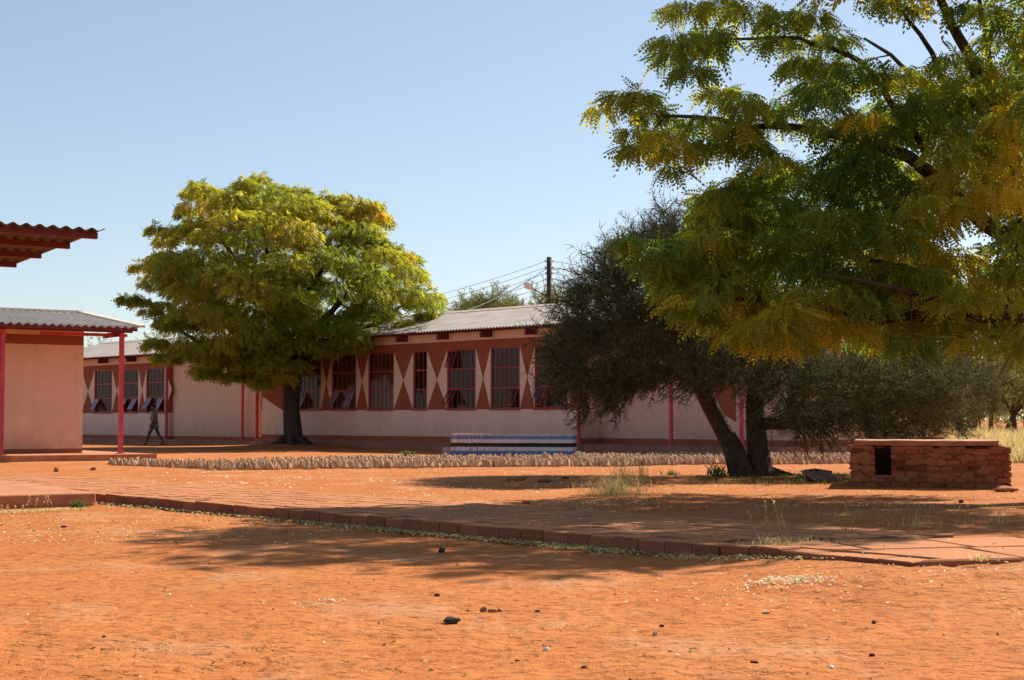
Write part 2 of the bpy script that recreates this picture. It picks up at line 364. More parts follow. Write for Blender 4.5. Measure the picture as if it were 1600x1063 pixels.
def make_window(root, xa, xb, za, zb, cols, opens, top_open=None, yf=.0, sg=None):
    """steel window: frame part, glazing bars, three rows of panes and top-hung sashes that stand open; y = 0 is the outside face."""
    b = MB(); t = .045; yo, yi = yf + .02, yf + .075
    b.box(xa, xa + t, yo, yi, za, zb); b.box(xb - t, xb, yo, yi, za, zb)
    b.box(xa + t, xb - t, yo, yi, za, za + t); b.box(xa + t, xb - t, yo, yi, zb - t, zb)
    wz = [za + (zb - za) * .34, za + (zb - za) * .67]
    for z in wz: b.box(xa + t, xb - t, yo + .004, yi - .004, z - .022, z + .022)
    win = b.build('window', M['redsteel'], root)
    g = MB(); W = xb - xa
    for k in range(1, cols):
        x = xa + W * k / cols
        zz = [za + t] + [q for z in wz for q in (z - .022, z + .022)] + [zb - t]
        for q in range(0, 6, 2): g.box(x - .011, x + .011, yo + .012, yi - .016, zz[q], zz[q + 1])
    g.build('glazing_bars', M['redsteel'], win)
    s = MB(); s.box(xa - .04, xb + .04, yf - .05, yf + .018, za - .035, za - .002); s.build('sill', M['redsteel'], win)
    rows = [(za + t, wz[0] - .022), (wz[0] + .022, wz[1] - .022), (wz[1] + .022, zb - t)]
    sw = min(.44, W * .36)
    for r, (z0, z1) in enumerate(rows):
        gx0, gx1 = xa + t, xb - t
        if r == 0 and 'l' in opens: gx0 += sw
        if r == 0 and 'r' in opens: gx1 -= sw
        if r == 2 and top_open: gx0 += sw
        p = MB(); p.add([(gx0, yo + .03, z0), (gx1, yo + .03, z0), (gx1, yo + .03, z1), (gx0, yo + .03, z1)], [(0, 1, 2, 3)])
        p.build('pane', M['glass'], win)
    def sash(xc, z1, h, ang):
        m = MB(); a = .028; hw = sw / 2 - .01
        for (q0, q1, r0, r1) in ((-hw, -hw + a, -h, 0), (hw - a, hw, -h, 0), (-hw + a, hw - a, -a, 0), (-hw + a, hw - a, -h, -h + a), (-.009, .009, -h + a, -a), (-hw + a, -.009, -h * .5 - .009, -h * .5 + .009), (.009, hw - a, -h * .5 - .009, -h * .5 + .009)):
            m.box(q0, q1, -.012, .012, r0, r1)
        m.add([(-hw + a, 0, -h + a), (-.009, 0, -h + a), (-.009, 0, -a), (-hw + a, 0, -a)], [(0, 1, 2, 3)], 1)
        m.add([(.009, 0, -h + a), (hw - a, 0, -h + a), (hw - a, 0, -a), (.009, 0, -a)], [(0, 1, 2, 3)], 1)
        m.build('open_sash', [M['redsteel'], M['glass'] if sg else M['sashglass']], win, (xc, yo - .002, z1), (-ang, 0, 0))  # some sashes get plain glass, without the painted sky blue
    h0 = rows[0][1] - rows[0][0]
    if 'l' in opens: sash(xa + t + sw / 2, rows[0][1] , h0, R(random.uniform(27, 36)))
    if 'r' in opens: sash(xb - t - sw / 2, rows[0][1], h0, R(random.uniform(27, 36)))
    if top_open: sash(xa + t + sw / 2, rows[2][1], rows[2][1] - rows[2][0], R(20))
    return win
class Block:
    """one long classroom block; its own x runs to the viewer's right along the front, y to the back, front window wall at y = 0."""
    def __init__(s, org, ang, label, cat='school building', name='classroom_block'):
        s.org = Vector((org[0], org[1], 0)); s.ang = ang; s.root = thing(name, label, cat, s.org, ang)
        s.ex = Vector((math.cos(ang), math.sin(ang), 0)); s.ey = Vector((-math.sin(ang), math.cos(ang), 0))
    def on(s, px, py, y=0.0):
        d = ray(px, py); c = Vector((0, 0, CAM_H)); o = s.org + s.ey * y
        t = (o - c).dot(s.ey) / d.dot(s.ey); p = c + d * t - s.org
        return p.dot(s.ex), p.z
ANG = math.atan2(-.717, .697)
def classroom(org, label, room, vers, wins, zs, xroof, posts, rafters, tri=True, rec=2.0):
    """zs: slab, skirting top, sill, head, red top, wall top, ridge."""
    zsl, zsk, zs0, zs1, zrt, zwt, zr = zs
    B = Block(org, ANG, label); r = B.root
    x0, x1 = room
    wm = wall_mat('classroom_paint', [(0, RED), (zsk, LOWER), (zs0 - .03, RED), (zrt, PINK)])
    wv = wall_mat('verandah_wall_paint', [(0, RED), (zsk, PINK)])
    ops = [(a, b, zs0, zs1) for (a, b, *_) in wins]
    w_ = MB(); wall_with_openings(w_, x0, x1, 0, .2, zsl, zwt, ops); w_.build('front_wall', wm, r)
    # back wall with its own row of windows that lets daylight through, and cross walls
    nb = max(2, int((x1 - x0) / 2.4)); bops = []
    for k in range(nb):
        a = x0 + .6 + k * (x1 - x0 - 1.0) / nb; bops.append((a, a + .8, zs0 - .1, zs1 - .9))
    wb = MB(); wall_with_openings(wb, x0, x1, 7.6, 7.8, zsl, zwt, bops)
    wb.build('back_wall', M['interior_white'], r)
    for k in range(nb):
        a, b, c, d = bops[k]; g = MB()
        for q in range(1, 5): g.box(a + (b - a) * q / 5 - .012, a + (b - a) * q / 5 + .012, 7.66, 7.70, c, d)
        for q in (1, 2): g.box(a, b, 7.702, 7.73, c + (d - c) * q / 3 - .02, c + (d - c) * q / 3 + .02)
        g.build('back_window_bars', M['redsteel'], r)
    cw = MB(); xm = x0 + (x1 - x0) * .46
    cw.box(xm, xm + .2, .2, 7.6, zsl, zwt)
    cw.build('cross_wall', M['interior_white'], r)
    for xe_ in (x0, x1 - .2):
        ew = MB(); ew.box(xe_, xe_ + .2, .2, 7.6, zsl, zwt); ew.build('end_wall', wv, r)
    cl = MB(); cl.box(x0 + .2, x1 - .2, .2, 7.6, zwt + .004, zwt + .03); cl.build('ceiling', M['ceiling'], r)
    # slab under all of it
    sx0 = min([x0] + [v[0] for v in vers]) - .25; sx1 = max([x1] + [v[1] for v in vers]) + .25
    sl = MB(); sl.box(sx0, sx1, -.12, 8.2, -.2, zsl); sl.build('floor_slab', M['slab_edge'], r)
    # desks inside give the dark shapes behind the glass
    for k in range(int((x1 - x0) / 1.5)):
        xx = x0 + .8 + k * 1.5; f = MB(); yy = random.uniform(1.0, 3.5)
        f.box(xx, xx + .6, yy, yy + .45, zsl + .7, zsl + .74)
        for (a, b) in ((0, 0), (.55, 0), (0, .4), (.55, .4)): f.box(xx + a, xx + a + .04, yy + b, yy + b + .04, zsl, zsl + .7)
        if k % 2 == 0: f.box(xx + .1, xx + .5, yy + .5, yy + .54, zsl + .8, zsl + 1.15)
        f.build('desk', M['furn'], r)
    for (a, b) in vers:
        v_ = MB(); v_.box(a, b, rec, rec + .2, zsl, zwt + .05); v_.box(a, a + .2, rec + .2, 7.8, zsl, zwt + .05); v_.box(b - .2, b, rec + .2, 7.8, zsl, zwt + .05); v_.box(a + .2, b - .2, 7.6, 7.8, zsl, zwt + .05); v_.build('verandah_wall', wv, r)
    # painted hourglass pattern: pale triangles with their bases on the window edges
    if tri:
        pm = wall_mat('pale_triangle_paint', [(0, PALE)])
        edges = [(None, wins[0][0])] + [(wins[i][1], wins[i + 1][0]) for i in range(len(wins) - 1)] + [(wins[-1][1], None)]
        for (a, b) in edges:
            zm = (zs0 + zs1) / 2
            if a is not None and b is not None: mid = (a + b) / 2
            elif a is None: mid = b - .75
            else: mid = a + .62
            for (e, sg) in ((a, 1), (b, -1)):
                if e is None: continue
                e2 = e + .012 * sg; t = MB(); v0 = [(e2, -.004, zs0 + .01), (mid - .01 * sg, -.004, zm), (e2, -.004, zs1 - .01)]
                v1 = [(x, 0.001, z) for x, _, z in v0]
                t.add(v0 + v1, [(0, 1, 2) if sg > 0 else (2, 1, 0), (0, 3, 4, 1), (1, 4, 5, 2), (2, 5, 3, 0)])
                t.build('painted_triangle', pm, r)
    for wdef in wins: make_window(r, wdef[0], wdef[1], zs0, zs1, wdef[2], wdef[3], wdef[4] if len(wdef) > 4 else None, sg=len(wdef) > 4)
    # roof: two slopes of corrugated sheet, ridge capping, rafters, fascia
    ye, ze = -.62, zwt + .05; yr = 3.9; sl_ = (zr - ze) / (yr - ye)
    rf = MB(); corrugated(rf, xroof[0], xroof[1], ye, ze, yr, zr, .15, .024); rf.build('roof_sheeting', M['roof'], r, smooth=False)
    rb = MB(); corrugated(rb, xroof[0], xroof[1], 8.42, ze, yr + .02, zr, .15, .024, 4); rb.build('back_roof_sheeting', M['roof'], r)
    rc = MB(); hw = .16
    rc.add([(xroof[0] - .02, yr - hw, zr + .035 - hw * sl_), (xroof[1] + .02, yr - hw, zr + .035 - hw * sl_), (xroof[1] + .02, yr + .01, zr + .085), (xroof[0] - .02, yr + .01, zr + .085), (xroof[0] - .02, yr + .2, zr + .02), (xroof[1] + .02, yr + .2, zr + .02)], [(0, 1, 2, 3), (3, 2, 5, 4)])
    rc.build('ridge_cap', M['ridge'], r)
    # strip that closes the wall up to the sheets
    for x in rafters:
        q = MB(); q.add([(x - .045, ye + .12, ze - .30 ), (x + .045, ye + .12, ze - .30), (x + .045, 1.6, ze - .14), (x - .045, 1.6, ze - .14), (x - .045, ye + .12, ze - .09), (x + .045, ye + .12, ze - .09), (x + .045, 1.6, ze + .2), (x - .045, 1.6, ze + .2)],
                        [(0, 3, 2, 1), (4, 5, 6, 7), (0, 1, 5, 4), (1, 2, 6, 5), (2, 3, 7, 6), (3, 0, 4, 7)])
        q.build('rafter', M['timber'], r)
    for q in range(3):
        yy = ye + .2 + q * 1.0; p = MB(); zz = ze + (yy - ye) * sl_
        p.box(xroof[0] + .05, xroof[1] - .05, yy, yy + .06, zz - .10, zz - .028); 
        if q != 1: p.build('purlin', M['timber'], r)
    for x in posts:
        p = MB(); p.box(x - .045, x + .045, -.10, -.01, zsl - .01, ze - .10); p.box(x - .11, x + .11, -.117, .05, zsl + .002, zsl + .014); p.build('post', M['post'], r)
    return B
# surveyed facade coordinates
bt = Block((0, 0, 0), ANG, 'x'); bpy.data.objects.remove(bt.root)
ORG = Vector((-.42, 50.0, 0)); bt.org = ORG
fx = lambda px: bt.on(px, 600)[0]
ORGA = ORG + VB * 1.1; bt2 = Block((0, 0, 0), ANG, 'x'); bpy.data.objects.remove(bt2.root); bt2.org = ORGA
fxa = lambda px: bt2.on(px, 600)[0]
wins = [(fx(468), fx(501), 5, 'l'), (fx(519), fx(556), 5, 'lr'), (fx(576), fx(615), 6, ''), (fx(646), fx(667), 3, ''), (fx(699), fx(743), 6, 'l', True), (fx(767), fx(812), 6, 'r', False), (fx(836), fx(886), 6, 'l', False)]
main = classroom(ORG, 'long pink classroom block with hourglass painted window wall behind the blue striped wall', (fx(409), fx(903)), [(fx(903) + .02, fx(1215))], wins,
    (.27, .44, 1.38, 3.42, 3.68, 3.98, 5.06), (fx(400), fx(1235)), [fx(403) + .02, fx(906), fx(1050), fx(1160)], [fx(p) for p in (480, 560, 636, 700, 768, 838, 925, 1010, 1100, 1190)], rec=1.0)
wa = [(fxa(100), fxa(128), 5, 'lr'), (fxa(148), fxa(175), 5, 'l'), (fxa(191), fxa(216), 5, 'lr'), (fxa(229), fxa(257), 5, 'lr')]
wing = classroom(ORGA, 'farther pink classroom block partly hidden behind the big yard tree', (fxa(60), fxa(264)), [(fxa(264) + .02, fxa(402) - .3)], wa,
    (.16, .30, 1.34, 3.33, 3.55, 3.86, 4.94), (fxa(50), fxa(396)), [fxa(262), fxa(381)], [fxa(p) for p in (85, 125, 168, 212, 255, 300, 345, 385)], rec=.22)
# big painted triangles at the ends of the verandah walls
def tri_on(B, pts, y):
    t = MB(); ps = [B.on(px, py, y) for px, py in pts]; n = len(ps)
    t.add([(x, y - .004, z) for x, z in ps] + [(x, y + .001, z) for x, z in ps], [tuple(range(n))] + [(i, i + n, (i + 1) % n + n, (i + 1) % n) for i in range(n)])
    t.build('painted_red_corner', wall_mat('red_corner_paint', [(0, RED)]), B.root)
tri_on(main, [(1062, 575), (1096, 625), (1150, 700 - 40), (1150, 560), (1062, 560)], 1.0)
t = MB(); xa_, _ = main.on(410, 620); xb_, _ = main.on(467, 620); za_ = main.on(410, 620)[1]; zb_ = .50
pm = wall_mat('pale_wall_corner_paint', [(0, (.74, .58, .50))])
t.add([(xa_, -.004, 1.33), (xa_ + .02, -.004, za_), (xa_ + (xb_ - xa_) * .62, -.004, 1.33)], [(0, 2, 1)])
t.build('painted_triangle', pm, main.root)
# low red outbuilding beyond the verandah end
ob = Block(G(1243, 700) + Vector((1.2, 6.2, 0)), ANG, 'low brick-red outbuilding seen under the thorn tree branches', 'outbuilding', 'outbuilding')
b = MB(); b.box(-.5, 2.4, 2, 6, .1, 2.6); b.build('wall', wall_mat('outbuilding_paint', [(0, RED), (.35, (.36, .085, .045))]), ob.root)
b = MB(); b.box(-1.6, 3, -.6, 6.4, -.1, .26); b.build('floor_slab', M['concrete'], ob.root)
b = MB(); corrugated(b, -1, 3, -.4, 2.80, 6.4, 3.5, .15, .024); b.build('roof_sheeting', M['roof'], ob.root)
b = MB(); b.box(.3, .4, -.1, 0, .26, 2.75); b.box(.2, .5, -.11, .3, 2.72, 2.80); b.build('post', M['post'], ob.root)
b = MB(); b.box(2.5, 2.6, -.1, 0, .26, 2.75); b.build('post', M['post'], ob.root)
# ------------------------------------------------------------------ building by the left edge (mid distance)
EA = math.atan2(.57, .82)
p188 = G(188, 709, .15)
LB = Block(p188, EA, 'pink building with corrugated verandah roof on two red posts', 'school building', 'verandah_building')
r = LB.root
lw = wall_mat('verandah_building_paint', [(0, RED), (.27, (.78, .52, .37)), (3.0, RED), (3.26, PINK)])
xw = LB.on(130, 600, 1.3)[0]; xs0 = LB.on(245, 712, -.9)[0]
b = MB(); b.box(-14, xw, 1.3, 1.5, .15, 3.42); b.box(xw - .2, xw, 1.5, 8, .15, 3.42); b.build('wall', lw, r)
b = MB(); b.box(-14, xs0 , -.9, 8.4, -.15, .15); b.build('floor_slab', M['concrete'], r)
for x in (0, LB.on(3, 600)[0], LB.on(3, 600)[0] - 3.0): 
    b = MB(); b.box(x - .052, x + .052, -.052, .052, .152, 3.36); b.box(x - .12, x + .12, -.12, .12, .152, .166); b.build('post', M['post'], r)
b = MB(); b.box(-.05, .05, .07, 1.29, 3.22, 3.34); b.build('beam', M['timber'], r)
b = MB(); b.box(-14, .25, -.12, -.065, 3.30, 3.40); b.box(-14, .27, -.40, -.36, 3.33, 3.42); b.build('eaves_beam', M['timber'], r)
b = MB(); b.box(-2.0, .3, .40, .46, 3.22, 3.30); b.build('tie_rail', M['post'], r)
for yy in (.9, 2.2): 
    b = MB(); b.box(-14, .25, yy, yy + .06, 3.40 + (yy + .45) * .134 - .10, 3.40 + (yy + .45) * .134 - .03); b.build('purlin', M['timber'], r)
b = MB(); corrugated(b, -14, .30, -.45, 3.43, 4.4, 4.08, .21, .03); b.build('roof_sheeting', M['roof'], r)
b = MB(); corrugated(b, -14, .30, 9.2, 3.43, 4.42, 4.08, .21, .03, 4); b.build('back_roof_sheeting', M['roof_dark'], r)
b = MB(); b.add([(.28, -.5, 3.43), (.44, -.5, 3.43), (.44, 4.4, 4.08), (.28, 4.4, 4.08), (.28, -.5, 3.49), (.44, -.5, 3.49), (.44, 4.4, 4.15), (.28, 4.4, 4.15)], [(0, 3, 2, 1), (4, 5, 6, 7), (0, 1, 5, 4), (1, 2, 6, 5), (2, 3, 7, 6), (3, 0, 4, 7)]); b.build('verge_cap', M['ridge'], r)
b = MB(); b.box(-14, .44, 4.26, 4.54, 4.03, 4.15); b.build('ridge_cap', M['ridge'], r)
# ------------------------------------------------------------------ near building: only roof corner and slab come into view
NA = math.atan2(.57, .82)
nc = D(158, 359, 19.7)
NB = Block(Vector((nc.x, nc.y, 0)), NA, 'near building with red purlins under its corrugated roof corner', 'school building', 'near_building'); r = NB.root
zc = nc.z
sl = -.035
b = MB(); corrugated(b, -9, .06, 0, zc, 3.6, zc + 3.6 * sl, .17, .019, 8); b.build('roof_sheeting', simple('rust_darkened_sheet', (.085, .058, .050), .3, 2, .8, .3, 30), r)
for k, (yy, xe) in enumerate(((.12, .02), (1.15, .02), (2.25, .0), (3.35, .0))):
    b = MB(); zz = zc + yy * sl; b.box(-9, xe - .02 - k * .02, yy, yy + .07, zz - .105, zz - .025); b.build('purlin', M['timber'], r)
b = MB(); b.box(-9, -2.9, 3.1, 3.3, .15, zc - .30); b.build('wall', wall_mat('near_building_paint', [(0, RED), (.3, PINK)]), r)
for x in (-2.6, -6.6):
    b = MB(); b.box(x - .06, x + .06, .2, .32, .15, zc - .115); b.build('post', M['post'], r)
for x in (-2.6, -6.6):
    b = MB(); b.box(x - .04, x + .04, .33, 3.05, zc - .40, zc - .26); b.build('rafter', M['timber'], r)
# its slab
sc_ = G(150, 770.5, .15)
NS = Block(sc_, math.atan2(.5, .86), 'concrete verandah slab end with weeds growing along its face', 'slab', 'verandah_slab')
b = MB(); b.box(-9, 0, 0, 4.4, -.1, .15); obj('slab', bevel_mesh(b.mesh('slab'), .012), M['concrete'], NS.root)
# ------------------------------------------------------------------ striped low wall (flag colours)
def stripe_mat():
    n = NT('flag_striped_paint'); v = n.coord(); sp = n.node('ShaderNodeSeparateXYZ'); n.L(v, sp.inputs[0])
    wob = n.math('MULTIPLY', n.math('SUBTRACT', n.noise(n.coord((1.3, 1, 4)), 2.2, 4, .6), .5), .035)
    z = n.math('DIVIDE', n.math('ADD', sp.outputs[2], wob), .6)
    BL = (.15, .21, .38); WH = (.66, .60, .58); BK = (.018, .017, .02)
    c = n.ramp(z, [(0, BL), (.22, WH), (.41, BK), (.60, WH), (.77, BL)], True)
    e = n.noise(v, 9, 6, .75)
    c = n.mix(c, (.70, .67, .62), n.math('MULTIPLY', n.ramp(z, [(.92, 0), (.985, 1)]), n.ramp(e, [(.42, 0), (.5, 1)])))
    dr = n.ramp(n.noise(n.coord((5, 5, .6)), 4.5, 5, .7), [(.5, 0), (.62, 1)])
    left = n.ramp(n.math('ADD', n.math('MULTIPLY', sp.outputs[0], .28), .5), [(.25, 1), (.62, .18)])
    c = n.mix(c, (.13, .07, .05), n.math('MULTIPLY', n.math('MULTIPLY', dr, left), .75))
    j = n.node('ShaderNodeTexBrick'); j.inputs['Scale'].default_value = 1; j.inputs['Brick Width'].default_value = .44; j.inputs['Row Height'].default_value = .3; j.inputs['Mortar Size'].default_value = .008
    mpv = n.node('ShaderNodeCombineXYZ'); n.L(sp.outputs[0], mpv.inputs[0]); n.L(sp.outputs[2], mpv.inputs[1]); n.L(mpv.outputs[0], j.inputs['Vector'])
    return n.done(c, .75, n.bump(j.outputs['Fac'], -.5, .01, n.bump(e, .4, .01)), .3)
fl = G(704, 711.5); fr = G(895, 712.5); fa = math.atan2(fr.y - fl.y, fr.x - fl.x); FL = (fr - fl).length
fw = thing('striped_wall', 'low wall painted in blue, white and black stripes behind the brick rows', 'painted wall', ((fl.x + fr.x) / 2, (fl.y + fr.y) / 2, 0), fa)
b = MB(); b.box(-FL / 2, FL / 2, 0, .62, -.05, .595); bm_ = bevel_mesh(b.mesh('wall_body'), .012); obj('wall_body', bm_, stripe_mat(), fw)
b = MB(); b.box(-FL / 2 + .01, FL / 2 - .01, .01, .61, .598, .618); bm_ = bevel_mesh(b.mesh('worn_top'), .006); obj('worn_top', bm_, simple('worn_cement_top', (.55, .42, .32), .25, 6), fw)
b = MB(); b.box(-FL / 2 - .26, -FL / 2 - .004, .05, .5, -.05, .21); obj('end_step', bevel_mesh(b.mesh('end_step'), .01), simple('worn_blue_step', (.30, .27, .30), .3, 6), fw)
# ------------------------------------------------------------------ brick tank with concrete lid
tl = G(1329, 761.5); tr = G(1578, 766); ta = R(-14); TL = (.3279 * tl.y - tl.x) / (math.cos(ta) + .3279 * math.sin(-ta))
tank = thing('brick_tank', 'low weathered brick tank with a concrete lid and a dark square opening', 'brick tank', (tl.x, tl.y, 0), ta)
def brick_mat():
    n = NT('worn_red_brick'); v = n.coord(geo=True); oi = n.node('ShaderNodeObjectInfo')
    c = n.ramp(oi.outputs['Random'], [(0, (.10, .035, .025)), (.35, (.24, .075, .04)), (.7, (.36, .125, .065)), (1, (.20, .095, .07))])
    c = n.mix(c, (.42, .17, .09), n.ramp(n.noise(v, 4.5, 6, .7), [(.45, 0), (.7, .7)]))
    c = n.mix(c, (.5, .42, .4), n.ramp(n.noise(v, 22, 5, .7), [(.5, 0), (.75, 1)]), 'MULTIPLY')
    return n.done(c, .95, n.bump(n.noise(v, 38, 6, .7), .9, .012), .1)
M['brick'] = brick_mat(); M['mortar'] = simple('mud_mortar', (.30, .125, .07), .3, 9, .95, .9, 30, dist=.015)
TDp = 1.75; CH = .088; NCR = 7; BW = .205
ox0, ox1, oz0, oz1 = .37, .61, .20, .60
TH = NCR * CH
b = MB()      # mortar core set back behind the brick faces, hollow so that the opening looks into the dark
b.box(.03, ox0 - .012, .03, .2, -.05, TH - .05); b.box(ox1 + .012, TL - .03, .03, .2, -.05, TH - .05); b.box(ox0 - .012, ox1 + .012, .03, .2, -.05, oz0 - .012)
b.box(.03, .2, .2, TDp - .2, -.05, TH - .05); b.box(TL - .2, TL - .03, .2, TDp - .2, -.05, TH - .05); b.box(.03, TL - .03, TDp - .2, TDp - .03, -.05, TH + .028)
b.build('mortar_core', M['mortar'], tank)
brk = []
for k in range(8):
    b = MB(); b.box(-.5, .5, -.5, .5, -.5, .5); me = b.mesh('brick')
    import bmesh
    bm = bmesh.new(); bm.from_mesh(me); bmesh.ops.bevel(bm, geom=bm.edges[:], offset=.09, segments=1, affect='EDGES')
    for vv in bm.verts: vv.co += Vector([random.uniform(-.045, .045) for _ in range(3)])
    bm.to_mesh(me); bm.free(); me.materials.append(M['brick']); brk.append(me)
def brick_course(x0, x1, z, axis, fixed, off, skip=None):
    x = x0 - off
    while x < x1:
        a = max(x, x0); e = min(x + BW - .012, x1); x += BW
        if e - a < .05: continue
        if skip and z + CH > skip[2] and z < skip[3] and e > skip[0] and a < skip[1]:
            if a < skip[0] - .05: e = skip[0]
            elif e > skip[1] + .05: a = skip[1]
            else: continue
        if z > TH - CH * 1.5 and random.random() < .16: continue
        L = (e - a); c = (a + e) / 2; h = CH - .014; jig = random.uniform(-.009, .009)
        if axis == 'x': loc = (c, fixed + jig, z + CH / 2); sc3 = (L, .11, h)
        else: loc = (fixed + jig, c, z + CH / 2); sc3 = (.11, L, h)
        o = link('brick', random.choice(brk), tank, loc, (random.uniform(-.02, .02), random.uniform(-.02, .02), random.uniform(-.02, .02)), sc3)
for c in range(NCR):
    z = c * CH - .01; off = (c % 2) * BW / 2
    brick_course(.0, TL, z, 'x', .055, off, (ox0, ox1, oz0, oz1))
    brick_course(.11, TDp, z, 'y', .055, off); brick_course(.11, TDp, z, 'y', TL - .055, off)
# crumbled mud render that sags over the top course and smears the face
def lump(mb, pts, r, n=7):
    mb.tube(pts, r, n)
m = MB(); pts = []; rr = []
x = .62
while x < TL + .02:
    pts.append((x, .05 + random.uniform(-.012, .012), TH - .005 + random.uniform(-.030, .022) - (.06 if 1.25 < x < 1.33 else 0) - (.075 if 1.72 < x < 2.05 else 0))); rr.append(random.uniform(.042, .066)); x += .07
m.tube(pts, rr, 8)
o = m.build('mud_capping', M['mortar'], tank, smooth=True)
m = MB(); m.tube([(-.01, .04 + k * .03, TH - .02) for k in range(2)] + [(.1, .05, TH), (.28, .05, TH - .01), (ox0 - .02, .05, TH - .02)], [.05, .06, .055, .06, .04], 8); m.build('mud_capping', M['mortar'], tank, smooth=True)
for k in range(26):   # patches of surviving render
    px_ = random.choice([random.uniform(.05, ox0 - .1), random.uniform(ox1 + .1, TL - .1)]); pz = random.uniform(.12, TH - .08); q = MB()
    nn = 9; ring = [(px_ + math.cos(a) * random.uniform(.05, .16), -.006, pz + math.sin(a) * random.uniform(.03, .075)) for a in [2 * math.pi * i / nn for i in range(nn)]]
    q.add([(px_, -.016, pz)] + ring + [(x, .02, z) for x, _, z in ring], [(0, 1 + (i + 1) % nn, 1 + i) for i in range(nn)] + [(1 + i, 1 + (i + 1) % nn, 1 + nn + (i + 1) % nn, 1 + nn + i) for i in range(nn)])
    q.build('mud_render_patch', M['mortar'], tank)
b = MB(); b.box(.06, TL - .18, -.03, 1.62, TH + .03, TH + .105); lid = b.mesh('lid')
bm = bmesh.new(); bm.from_mesh(lid); bmesh.ops.subdivide_edges(bm, edges=bm.edges[:], cuts=9, use_grid_fill=True)
for vv in bm.verts: vv.co += Vector((random.uniform(-.008, .008), random.uniform(-.01, .01), random.uniform(-.005, .005)))
bm.to_mesh(lid); bm.free(); obj('lid', lid, simple('weathered_concrete_lid', (.42, .21, .13), .3, 5, .9, .8, 30), tank)
for (x, z) in ((1.3, TH - .02), (1.9, TH - .03), (.45, TH - .0), (2.2, TH - .03)):
    link('brick', random.choice(brk), tank, (x, .2, z + .02), (0, 0, random.random()), (.22, .1, .07))
# ------------------------------------------------------------------ rows of upright moulded bricks
M['tooth'] = simple('dried_mud_brick', (.46, .275, .15), .3, 2.2, .95, .6, 30, dist=.012)
tooth = []
for k in range(6):
    w_, d_, h_ = .052, .075, .165
    b = MB(); tx = random.uniform(-.01, .01); top = random.uniform(.006, .016)
    b.add([(-w_, -d_, -.04), (w_, -d_, -.04), (w_, d_, -.04), (-w_, d_, -.04), (-w_ * .92, -d_ * .95, .03), (w_ * .92, -d_ * .95, .03), (w_ * .92, d_ * .95, .03), (-w_ * .92, d_ * .95, .03),
           (tx - top, -top + .01, h_ * .9), (tx + top, -top + .01, h_ * .9), (tx + top, top + .04, h_), (tx - top, top + .04, h_)],
          [(0, 1, 5, 4), (1, 2, 6, 5), (2, 3, 7, 6), (3, 0, 4, 7), (4, 5, 9, 8), (5, 6, 10, 9), (6, 7, 11, 10), (7, 4, 8, 11), (8, 9, 10, 11)])
    me = bevel_mesh(b.mesh('mud_brick'), .005)
    for vv in me.vertices: vv.co += Vector([random.uniform(-.005, .005) for _ in range(3)])
    me.materials.append(M['tooth']); tooth.append(me)
front = [(172, 727), (230, 730), (300, 733), (356, 736), (440, 734), (520, 733), (640, 731), (800, 729), (1000, 728), (1150, 726), (1345, 725), (1580, 722), (1700, 722)]
back = [(172, 725), (230, 727), (330, 728), (430, 725), (560, 722), (650, 719), (710, 719), (890, 719), (905, 717), (1100, 716), (1345, 716), (1580, 718), (1700, 718)]
def interp(tab, px):
    for (a, ya), (b_, yb) in zip(tab, tab[1:]):
        if a <= px <= b_: return ya + (yb - ya) * (px - a) / (b_ - a)
    return None
rd = Vector((.33, -.944, 0)).normalized(); rn = Vector((rd.y, -rd.x, 0))
pts = []
for i in range(-170, 170):
    jx = random.uniform(-.02, .02); endj = random.uniform(-.5, .3)
    for k in range(-60, 60):
        p = Vector((1.0, 38.5, 0)) + rn * (i * .15 + jx) + rd * (k * .29 + random.uniform(-.02, .02)) + rd * 0
        if p.y < 25 or p.y > 60: continue
        px = PW / 2 + F * p.x / p.y; py = HOR + F * CAM_H / p.y
        a = interp(front, px); c = interp(back, px)
        if a is None: continue
        if py < a + endj and py > c and random.random() > .05: pts.append((p, i))
pts.sort(key=lambda q: q[0].length)
rows_stuff = MB()
for q, (p, i) in enumerate(pts):
    me = random.choice(tooth); rz = math.atan2(rd.y, rd.x) + math.pi * .5 + random.gauss(0, .2); tilt = random.gauss(0, .2); s = random.uniform(.78, 1.18); z = gz(p.x, p.y)
    if q < 300:
        o = link('mud_brick', me, None, (p.x, p.y, z), (random.gauss(0, .1), tilt, rz), (s, s, s * random.uniform(.9, 1.1)))
        px = PW / 2 + F * p.x / p.y
        where = ('in the thin end of the rows by the verandah slab' if px < 420 else 'in the rows between yard tree and striped wall' if px < 700 else 'in the rows just before the striped wall' if px < 900 else 'in the rows between striped wall and thorn tree' if px < 1150 else 'in the rows between thorn tree and brick tank' if px < 1350 else 'in the rows behind or past the brick tank')
        tag(o, 'pointed upright mud brick ' + where, 'mud brick', 'mud bricks standing in rows in the yard')
    else:
        MM = Matrix.Translation((p.x, p.y, z)) @ Matrix.Rotation(rz, 4, 'Z') @ Matrix.Rotation(tilt, 4, 'Y') @ Matrix.Scale(s, 4)
        rows_stuff.add([MM @ vv.co for vv in me.vertices], [tuple(f.vertices) for f in me.polygons])
o = rows_stuff.build('mud_bricks_beyond', M['tooth']); tag(o, 'long rows of pale pointed mud bricks farther back in the yard', 'mud bricks', 'mud bricks standing in rows in the yard', 'stuff')
print('mud bricks', len(pts))
